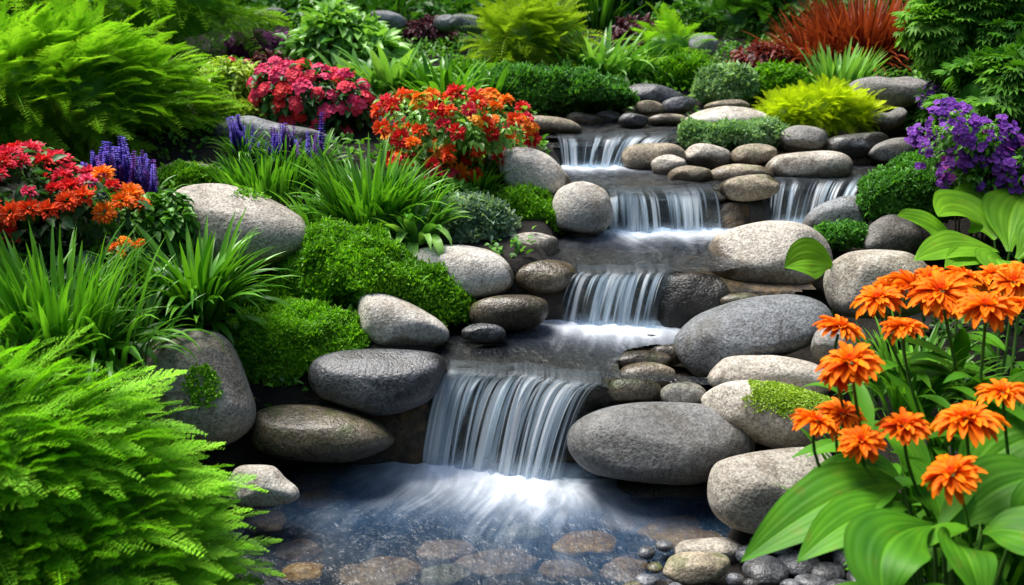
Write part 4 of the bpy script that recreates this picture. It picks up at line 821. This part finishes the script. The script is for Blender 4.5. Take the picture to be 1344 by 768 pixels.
# ------------------------------------------------------------------ grasses and strap leaves
tuft('tall upright grass tuft under the red flowers at the left edge', 75, 470, 260, 172, 7.5, r0=66, spread=.42, droop=.6, upright=.18, Y=2.35, more=[(70, 70, 150, dict(spread=1.1, droop=1.1)), (-60, 60, 150, dict(spread=.6))])
tuft('arching strap-leaved tuft hanging over the left lower boulder', 120, 470, 60, 112, 15, spread=1., droop=1.15, upright=.5, Y=2.35, r0=25, lean=(.1, -.1))
tuft('arching dark green tuft in front of the large pale left boulder', 262, 420, 210, 150, 9, spread=.75, droop=.9, upright=.25, Y=2.72, r0=28, more=[(0, 40, 120, dict(spread=1.2, droop=1.2))])
tuft('fine upright grass below the blue spikes', 345, 268, 260, 66, 5, spread=.4, droop=.6, r0=55, mat='blade', Y=3.45)
tuft('dense fresh grass tuft left of the orange flowers', 485, 305, 260, 118, 7, spread=.5, droop=.7, r0=45, mat='blade', Y=3.3, more=[(-55, 60, 80, {}), (45, 80, 95, {})])
tuft('broad-leaved tuft with curled tips right of the fresh grass', 545, 315, 60, 85, 13, spread=.9, droop=1.2, r0=25, mat='bladelight', Y=3.2)
tuft('thin grass left of the pale boulder below the orange-red flowers', 628, 268, 90, 50, 5, spread=.7, droop=.6, r0=24, Y=3.6, mat='blade', lean=(.1, -.1))
tuft('dark green leafy tuft behind the orange flowers', 585, 150, 170, 85, 9, spread=.75, droop=.9, r0=30, mat='blade', more=[(45, 80, 70, {})])
tuft('pale arching strap leaves at the top centre', 515, 128, 120, 85, 12, spread=.9, droop=1., r0=30, mat='bladelight', more=[(-40, 60, 70, {})])
tuft('light green arching strap leaves behind the long hedge mound', 790, 112, 120, 80, 8, spread=1., droop=.9, r0=30, mat='bladelight', more=[(-35, 50, 70, {}), (40, 50, 65, {})], Y=5.1)
tuft('fresh green upright grass in front of the red grass', 1098, 128, 150, 72, 6, spread=.5, droop=.35, upright=.3, r0=28, mat='bladelight', Y=4.75)
tuft('flaming red ornamental grass at the back right', 1130, 108, 900, 105, 3.2, spread=1.15, droop=.3, upright=.2, r0=48, mat='redgrass', name='red_grass', Y=5.3, more=[(-50, 300, 80, {}), (50, 300, 85, {})])
tuft('dark spiky grass in the shade at the very top', 785, 55, 120, 90, 5, spread=.5, droop=.3, mat='leafy', r0=30, Y=6.4)
tuft('small strap-leaved plant under the upright bluish rock', 925, 96, 60, 22, 6, spread=1.1, droop=1., mat='bladelight', r0=20)
tuft('pale strap-leaved plant right of the upright bluish rock', 980, 98, 60, 30, 6, spread=1.1, droop=1., mat='bladelight', r0=22)
tuft('small grass tuft at the left edge above the feathery bush', 10, 490, 60, 90, 8, spread=.8, droop=.8, Y=2.15, r0=25)
tuft('thin grass on the bank behind the orange zinnia leaves', 1190, 530, 160, 120, 6, spread=.8, droop=.8, r0=50, Y=2.1, mat='blade')

# ------------------------------------------------------------------ flowers
def flowerbed(label, outline, leaf, leafn, leafpx, name='flowering_shrub', **k):
    return shrub(label, outline, leafn, leaf, leafpx, name=name, cat='flowers', group='flowering plants', ck=.58, thick=.2, **k)
rng = np.random.default_rng(12)
def pick_left(p, r):
    d = p - CAM; x = 672 + FPX * (d @ RT) / (d @ FW); y = 384 - FPX * (d @ UP) / (d @ FW); y += r.normal() * 12; x += r.normal() * 14
    if y < 238: return 'p_crimson' if r.random() < .6 else 'p_red'
    if y < 262 and x < 130: return 'p_pink' if r.random() < .45 else 'p_red'
    if x > 60 and y > 255: return 'p_orange' if r.random() < .6 else 'p_redorange'
    return 'p_red' if r.random() < .7 else 'p_redorange'
t, b = flowerbed('mass of red, pink and orange flowers at the left edge', [(-70, 240), (-30, 218), (40, 212), (90, 222), (140, 248), (166, 278), (150, 306), (90, 318), (20, 326), (-70, 330)], 'leafdk', 900, 18, Y=2.85, dr=1.0, seed=61)
heads(t, b, rng, 100, 30, 'plume', None, pick=pick_left, up=.55, toward=.5, mind=.62, cut=-.2)
t, b = flowerbed('rounded pink and red flowering shrub behind the flat slab rock', [(338, 128), (345, 102), (372, 88), (410, 88), (440, 100), (475, 122), (488, 142), (470, 168), (420, 175), (370, 165)], 'leafdk', 1700, 12, seed=62)
heads(t, b, rng, 99, 21, 'cluster', ['p_pink', 'p_crimson', 'p_crimson', 'p_pink', 'p_red'], up=.5, toward=.5, mind=.75, cut=-.3)
t, b = flowerbed('orange-red flowering shrub left of the pale boulder and upper falls', [(508, 172), (526, 158), (565, 148), (620, 148), (660, 160), (690, 172), (684, 186), (645, 208), (612, 244), (575, 245), (540, 222), (508, 195)], 'bladelight', 1300, 12, seed=63, Y=3.7, amp=.18, freq=3)
heads(t, b, rng, 70, 27, 'plume', ['p_redorange', 'p_red', 'p_redorange', 'p_crimson', 'p_orange'], up=.55, toward=.5, mind=.9, out=.022, cut=-.3)
heads(t, b, rng, 22, 24, 'cluster', ['p_yellow', 'p_orange'], up=.6, toward=.4, mind=1.4, cut=-.2)
t, b = flowerbed('violet flowers spilling down above the dense green mound at right', [(1196, 178), (1205, 160), (1230, 158), (1265, 175), (1310, 205), (1344, 212), (1380, 225), (1370, 250), (1320, 245), (1270, 225), (1225, 205)], 'leafy', 1500, 9, seed=64, Y=3.12, amp=.22, freq=3)
heads(t, b, rng, 98, 10, 'star', ['p_violet', 'p_violet', 'p_magenta'], up=.4, toward=.7, mind=.6, cut=-.5)
acc = Acc(); P, N = b.sample(3000, rng, cut=-.6); P = P + rdir(rng, 3000) * .02; k_ = noise(P * 17, 4) > .18; P, N = P[k_], N[k_]
for th in range(5):
    nn = norm(N * .5 + [0, -.6, .6]); ux = norm(np.cross(nn, [0.1, 0, 1.])); uy = np.cross(nn, ux); a = th * 1.2566 + P[:, :1] * 400
    scatter(acc, T_ROUND, P + nn * .012, ux * np.cos(a) + uy * np.sin(a) + nn * .3, nn, .0115, .0115, .5 + .4 * noise(P * 40, 1))
acc.build('blossom', M['p_violet'], t, t.location[:])
t, b = flowerbed('small purple flower sprig at the top of the violet flowers', [(1212, 128), (1222, 112), (1240, 112), (1248, 130), (1236, 145), (1218, 145)], 'leafdk', 300, 8, seed=65, Y=3.9, stem=True)
heads(t, b, rng, 34, 10, 'star', ['p_violet'], up=.4, toward=.7, mind=.6, cut=-.5)
t, b = flowerbed('low mixed pink and white flowers beside the pink shrub', [(282, 100), (300, 84), (330, 84), (346, 104), (330, 124), (295, 124)], 'leafy', 700, 8, seed=66)
heads(t, b, rng, 16, 16, 'cluster', ['p_pink', 'p_magenta', 'p_crimson'], up=.5, toward=.5, mind=1.2)
t, b = flowerbed('small reddish flowers below the orange-red flowering shrub', [(550, 238), (575, 226), (600, 232), (606, 246), (580, 256), (556, 252)], 'leafy', 400, 9, seed=67, Y=3.55)
heads(t, b, rng, 14, 18, 'cluster', ['p_red', 'p_crimson'], up=.5, toward=.5, mind=.9)
t, b = flowerbed('little orange flowers on top of the left grass', [(146, 332), (160, 322), (182, 322), (190, 332), (175, 342), (152, 342)], 'leafy', 60, 9, seed=68, Y=2.6)
heads(t, b, rng, 10, 15, 'plume', ['p_orange', 'p_yellow'], up=.5, toward=.5, mind=.7)
for a in [(35, 30, 'few crimson flowers in the upper left corner')]:
    t, b = flowerbed(a[2], ell(a[0], a[1], 60, 34), 'leafdk', 250, 9, Y=4.6, seed=69 + a[0]); heads(t, b, rng, 12, 14, 'cluster', ['p_crimson', 'maroon'], up=.5, toward=.5, mind=1.2)
spikes('deep blue flower spikes behind the left red flowers', [(112, 236), (125, 215), (160, 212), (195, 230), (205, 250), (160, 262), (120, 256)], 60, 74, ['p_blue', 'p_blue', 'p_violet'], Y=3.15)
spikes('thin violet-blue spikes rising in front of the slab rock', [(303, 205), (312, 190), (325, 190), (334, 205), (320, 215)], 11, 66, ['p_blue'], Y=3.62)
spikes('thick tuft of lavender-blue spikes in front of the slab rock', [(346, 216), (355, 200), (380, 198), (400, 212), (390, 226), (358, 226)], 34, 62, ['p_blue', 'p_violet'], Y=3.62)
spikes('single pair of tall lavender spikes beside the pink flowers', [(404, 222), (410, 208), (422, 208), (428, 222), (416, 228)], 5, 80, ['p_blue', 'p_violet'], Y=3.6)

# ------------------------------------------------------------------ big leaves at the right
def leafplant(name, label, foot, Y, leaves, mat, group, stemr=.004, up=(0, -.45, 1), tint=.5, cat='hosta'):
    g = at(*foot, Y); g[2] = float(ground(g[0], g[1])); t = empty(name, g, label, cat, group)
    for i, (b0, m0, t0, W, ys, *rest) in enumerate(leaves):
        p0, p1, p2 = at(*b0, ys[0]), at(*m0, ys[1]), at(*t0, ys[2]); d = float((p1 - CAM) @ FW)
        o = bigleaf('leaf', p0, p1, p2, W / FPX * d, t, mat, rest[0] if rest else up, seed=i, tint=tint + .12 * math.sin(i * 2.7)); a = Acc(); tube(a, bez(g, (g + p0) / 2 + [0, 0, .04], p0, 8), stemr, stemr * .8, .6, 7); s_ = a.build('stalk', M['stem'], o, None)
        s_.parent = o; s_.location = tuple(-(np.array(o.location) + np.array(t.location)))
    return t
leafplant('hosta', 'wide light green ribbed leaves at the right edge above the orange flowers', (1320, 375), 2.75, [
    ((1250, 318), (1215, 290), (1178, 284), 52, (2.75, 2.8, 2.72)), ((1305, 315), (1262, 262), (1232, 284), 84, (2.8, 2.95, 2.75)), ((1330, 290), (1290, 252), (1246, 266), 60, (2.95, 3.05, 2.9)),
    ((1310, 330), (1255, 312), (1200, 342), 56, (2.7, 2.66, 2.55)), ((1325, 330), (1318, 270), (1350, 250), 80, (2.75, 2.9, 3.0)), ((1335, 340), (1380, 290), (1400, 320), 90, (2.7, 2.75, 2.6)),
    ((1320, 345), (1290, 325), (1335, 372), 60, (2.65, 2.58, 2.5)), ((1345, 300), (1370, 250), (1390, 246), 60, (2.9, 3.05, 3.1)), ((1300, 335), (1275, 330), (1240, 352), 46, (2.72, 2.62, 2.52))], 'hosta', 'large-leaved plants')
leafplant('round_leaf_plant', 'single round light green leaf lying against the speckled grey boulder', (1098, 410), 2.98, [((1094, 352), (1060, 328), (1030, 352), 58, (2.96, 2.94, 2.88), (0, -.85, .6))], 'hosta', 'large-leaved plants', cat='plant')
leafplant('broad_leaf_plant', 'glossy broad green leaves in the front right corner below the orange flowers', (1260, 860), 1.5, [
    ((1185, 640), (1120, 615), (972, 738), 92, (1.62, 1.55, 1.5)), ((1190, 668), (1130, 655), (1046, 738), 70, (1.56, 1.5, 1.44)), ((1225, 690), (1130, 690), (1165, 800), 110, (1.5, 1.38, 1.32), (-.3, -.6, .8)),
    ((1250, 700), (1300, 620), (1390, 625), 90, (1.55, 1.6, 1.6)), ((1190, 640), (1150, 590), (1060, 622), 44, (1.66, 1.68, 1.66)), ((1270, 640), (1310, 570), (1400, 565), 80, (1.7, 1.74, 1.72)),
    ((1240, 720), (1270, 690), (1290, 800), 80, (1.46, 1.38, 1.32), (.2, -.7, .7)), ((1290, 700), (1345, 680), (1420, 740), 90, (1.5, 1.46, 1.4)), ((1220, 660), (1200, 560), (1140, 560), 50, (1.7, 1.78, 1.8)),
    ((1260, 660), (1290, 590), (1310, 540), 56, (1.72, 1.8, 1.9)), ((1300, 620), (1330, 520), (1390, 480), 70, (1.75, 1.82, 1.85)), ((1180, 660), (1160, 640), (1110, 690), 50, (1.66, 1.6, 1.54)),
    ((1240, 690), (1230, 640), (1190, 600), 60, (1.6, 1.66, 1.7)), ((1330, 700), (1370, 640), (1420, 650), 80, (1.5, 1.5, 1.45)), ((1280, 800), (1230, 770), (1200, 850), 70, (1.36, 1.3, 1.26))], 'broad', 'large-leaved plants', stemr=.005, cat='plant')
# zinnias
def petal_ring(acc, n, r0, Lr, W, el, rng, drp):
    a = np.arange(n) * 2 * math.pi / n + rng.uniform(0, 1) + rng.normal(size=n) * .11; e = el + rng.normal(size=n) * .17; yd = np.stack([np.cos(a) * np.cos(e), np.sin(a) * np.cos(e), np.sin(e)], 1)
    tm = leaf_tmpl([(0, .14), (.25, .34), (.55, .5), (.8, .47), (.94, .28), (1, .1)], .16, drp); tm = (*tm, np.repeat([-.35, -.2, 0, .12, .2, .25], 3))
    scatter(acc, tm, np.stack([np.cos(a) * r0, np.sin(a) * r0, .03 + 0 * a + el * .05], 1), yd, np.repeat([[0, 0, 1.]], n, 0), Lr * rng.uniform(.76, 1.12, n), W, .5 + rng.uniform(-.22, .22, n))
ZM = []
for v in range(4):
    r_ = np.random.default_rng(90 + v); a = Acc()
    k_ = [1, 1, .93, .85][v]; petal_ring(a, 20, .1, .43 * k_, .125, -.02, r_, .34); petal_ring(a, 18, .09, .38 * k_, .12, .18, r_, .28); petal_ring(a, 15, .07, .3, .11, .42, r_, .22); petal_ring(a, 10, .04, .19, .09, .75, r_, .1)
    o = a.build('petals', M['zinnia']); c_ = Acc(); P = norm(r_.normal(size=(60, 3))) * [.07, .07, .05]; P[:, 2] = abs(P[:, 2]) + .06; scatter(c_, T_DIA, P, P + [0, 0, .05], rdir(r_, 60), .05, .03, .5); oc = c_.build('centre', M['p_redorange'])
    s_ = Acc(); scatter(s_, T_LEAF, np.zeros((10, 3)), np.stack([np.cos(np.arange(10) * .628), np.sin(np.arange(10) * .628), np.full(10, .25)], 1), np.repeat([[0, 0, 1.]], 10, 0), .14, .09, .4); osp = s_.build('sepals', M['stem'])
    ZM.append((o.data, oc.data, osp.data)); [bpy.data.objects.remove(x) for x in (o, oc, osp)]
zg = at(1290, 800, 1.85); zg[2] = float(ground(zg[0], zg[1])); zin = empty('flowering_plant', zg, 'clump of many-petalled bright orange flowers on tall stems at the front right', 'flowers', 'flowering plants')
ZF = [(1152, 394, 66, 2.05), (1103, 431, 60, 1.95), (1186, 431, 60, 1.9), (1117, 478, 92, 1.7), (1197, 378, 70, 2.1), (1236, 384, 84, 2.0), (1294, 404, 78, 1.85), (1330, 372, 66, 2.05), (1268, 366, 60, 2.2), (1305, 362, 60, 2.25), (1344, 402, 66, 1.9), (1240, 404, 50, 2.1),
      (1072, 556, 66, 1.66), (1104, 545, 62, 1.72), (1131, 580, 62, 1.6), (1187, 561, 76, 1.62), (1268, 553, 90, 1.6), (1316, 517, 70, 1.7), (1251, 624, 82, 1.46), (1165, 382, 50, 2.15), (1222, 366, 50, 2.25), (1344, 360, 60, 2.2), (1100, 494, 50, 1.72)]
rng = np.random.default_rng(4)
sa = Acc()
for i, (x, y, s0, Y) in enumerate(ZF):
    p = at(x, y, Y); d = float((p - CAM) @ FW); s_ = s0 / FPX * d * 1.02
    tilt = norm(np.array([rng.normal() * .3 - .12, -.1 + rng.normal() * .25, 1.])); f = bpy.data.objects.new('flower', ZM[i % 4][0]); col.objects.link(f); f.parent = zin
    f.scale = (s_,) * 3; q = Vector(tilt).to_track_quat('Z', 'Y'); f.rotation_euler = q.to_euler(); f.location = tuple(p - zg)
    for nm, me in (('centre', ZM[i % 4][1]), ('sepals', ZM[i % 4][2])):
        c_ = bpy.data.objects.new(nm, me); col.objects.link(c_); c_.parent = f
    a = Acc(); foot = zg + np.array([rng.normal() * .09 - .06 * (x < 1150), rng.normal() * .07, 0]); q1 = p - tilt * .22 * (p[2] - foot[2] + .1); cv = bez(foot, q1, p - tilt * .015, 16); tube(a, cv, .0045, .003, .5, 7); a.build('stem', M['stem'], zin, zg)
    for k in range(10):   # stem leaves
        u = rng.uniform(.15, .72); c0 = cv[int(u * 15)]; dr_ = norm(rng.normal(size=3) * [1, 1, .2] + [-.2, -.3, .25]); ln = rng.uniform(.09, .17)
        c1 = c0 + dr_ * ln * .5 + [0, 0, .02]; c2 = c0 + dr_ * ln + [0, 0, -.02]; nl, na = 9, 3; c = bez(c0, c1, c2, nl); tg = norm(np.gradient(c, axis=0)); sd_ = norm(np.cross(tg, [0, 0, 1.])); nr = np.cross(sd_, tg)
        w_ = np.interp(np.linspace(0, 1, nl), [0, .15, .45, .8, 1], [.15, .7, 1, .5, 0]) * ln * .14; V = np.stack([c - sd_ * w_[:, None] + nr * w_[:, None] * .3, c, c + sd_ * w_[:, None] + nr * w_[:, None] * .3], 1)
        F = [];
        for j in range(nl - 1):
            for m_ in (0, 1): q_ = j * 3 + m_; F += [[q_, q_ + 1, q_ + 4], [q_, q_ + 4, q_ + 3]]
        sa.add(V.reshape(-1, 3), np.array(F), .45 + rng.uniform(-.2, .25))
blades(sa, zg + np.array([0, .05, 0]), 170, .5, .018, rng, r0=.22, spread=.45, droop=.5)
sa.build('leaves', M['broad'], zin, zg)

# ------------------------------------------------------------------ small ground cover on the banks
rng = np.random.default_rng(3); n = 60000; P = np.stack([rng.uniform(-3.2, 3.2, n), rng.uniform(1.6, 7.5, n), np.zeros(n)], 1)
on = (P[:, 0] > ip(P[:, 1], XL) - .04) & (P[:, 0] < ip(P[:, 1], XR) + .04 + .75 * (P[:, 1] < 3.75)) & (P[:, 1] < 4.5)
P = P[~on]; P = P[noise(P * [3.2, 3.2, 1], 8) + .4 * noise(P * 11, 9) > -.05]; n = len(P); P[:, 2] = ground(P[:, 0], P[:, 1]) + rng.random(n) * .05; acc = Acc()
scatter(acc, T_LEAF, P, rdir(rng, n) + [0, -.2, .5], rdir(rng, n) * .5 + [0, 0, 1], rng.uniform(.02, .05, n) * (.7 + P[:, 1] * .04), .02, rng.uniform(0, 1, n))
n = 16000; P = np.stack([rng.uniform(-6, 6, n), rng.uniform(6.3, 10, n), np.zeros(n)], 1); P[:, 2] = ground(P[:, 0], P[:, 1]) + rng.random(n) * .12
scatter(acc, T_LEAF, P, rdir(rng, n) + [0, -.2, .5], rdir(rng, n) * .5 + [0, 0, 1], rng.uniform(.07, .13, n), .06, rng.uniform(-.3, .5, n))
tag(acc.build('ground_cover', M['leafy']), 'scattered low green leaves covering the soil of both banks', 'ground cover', None, 'stuff')
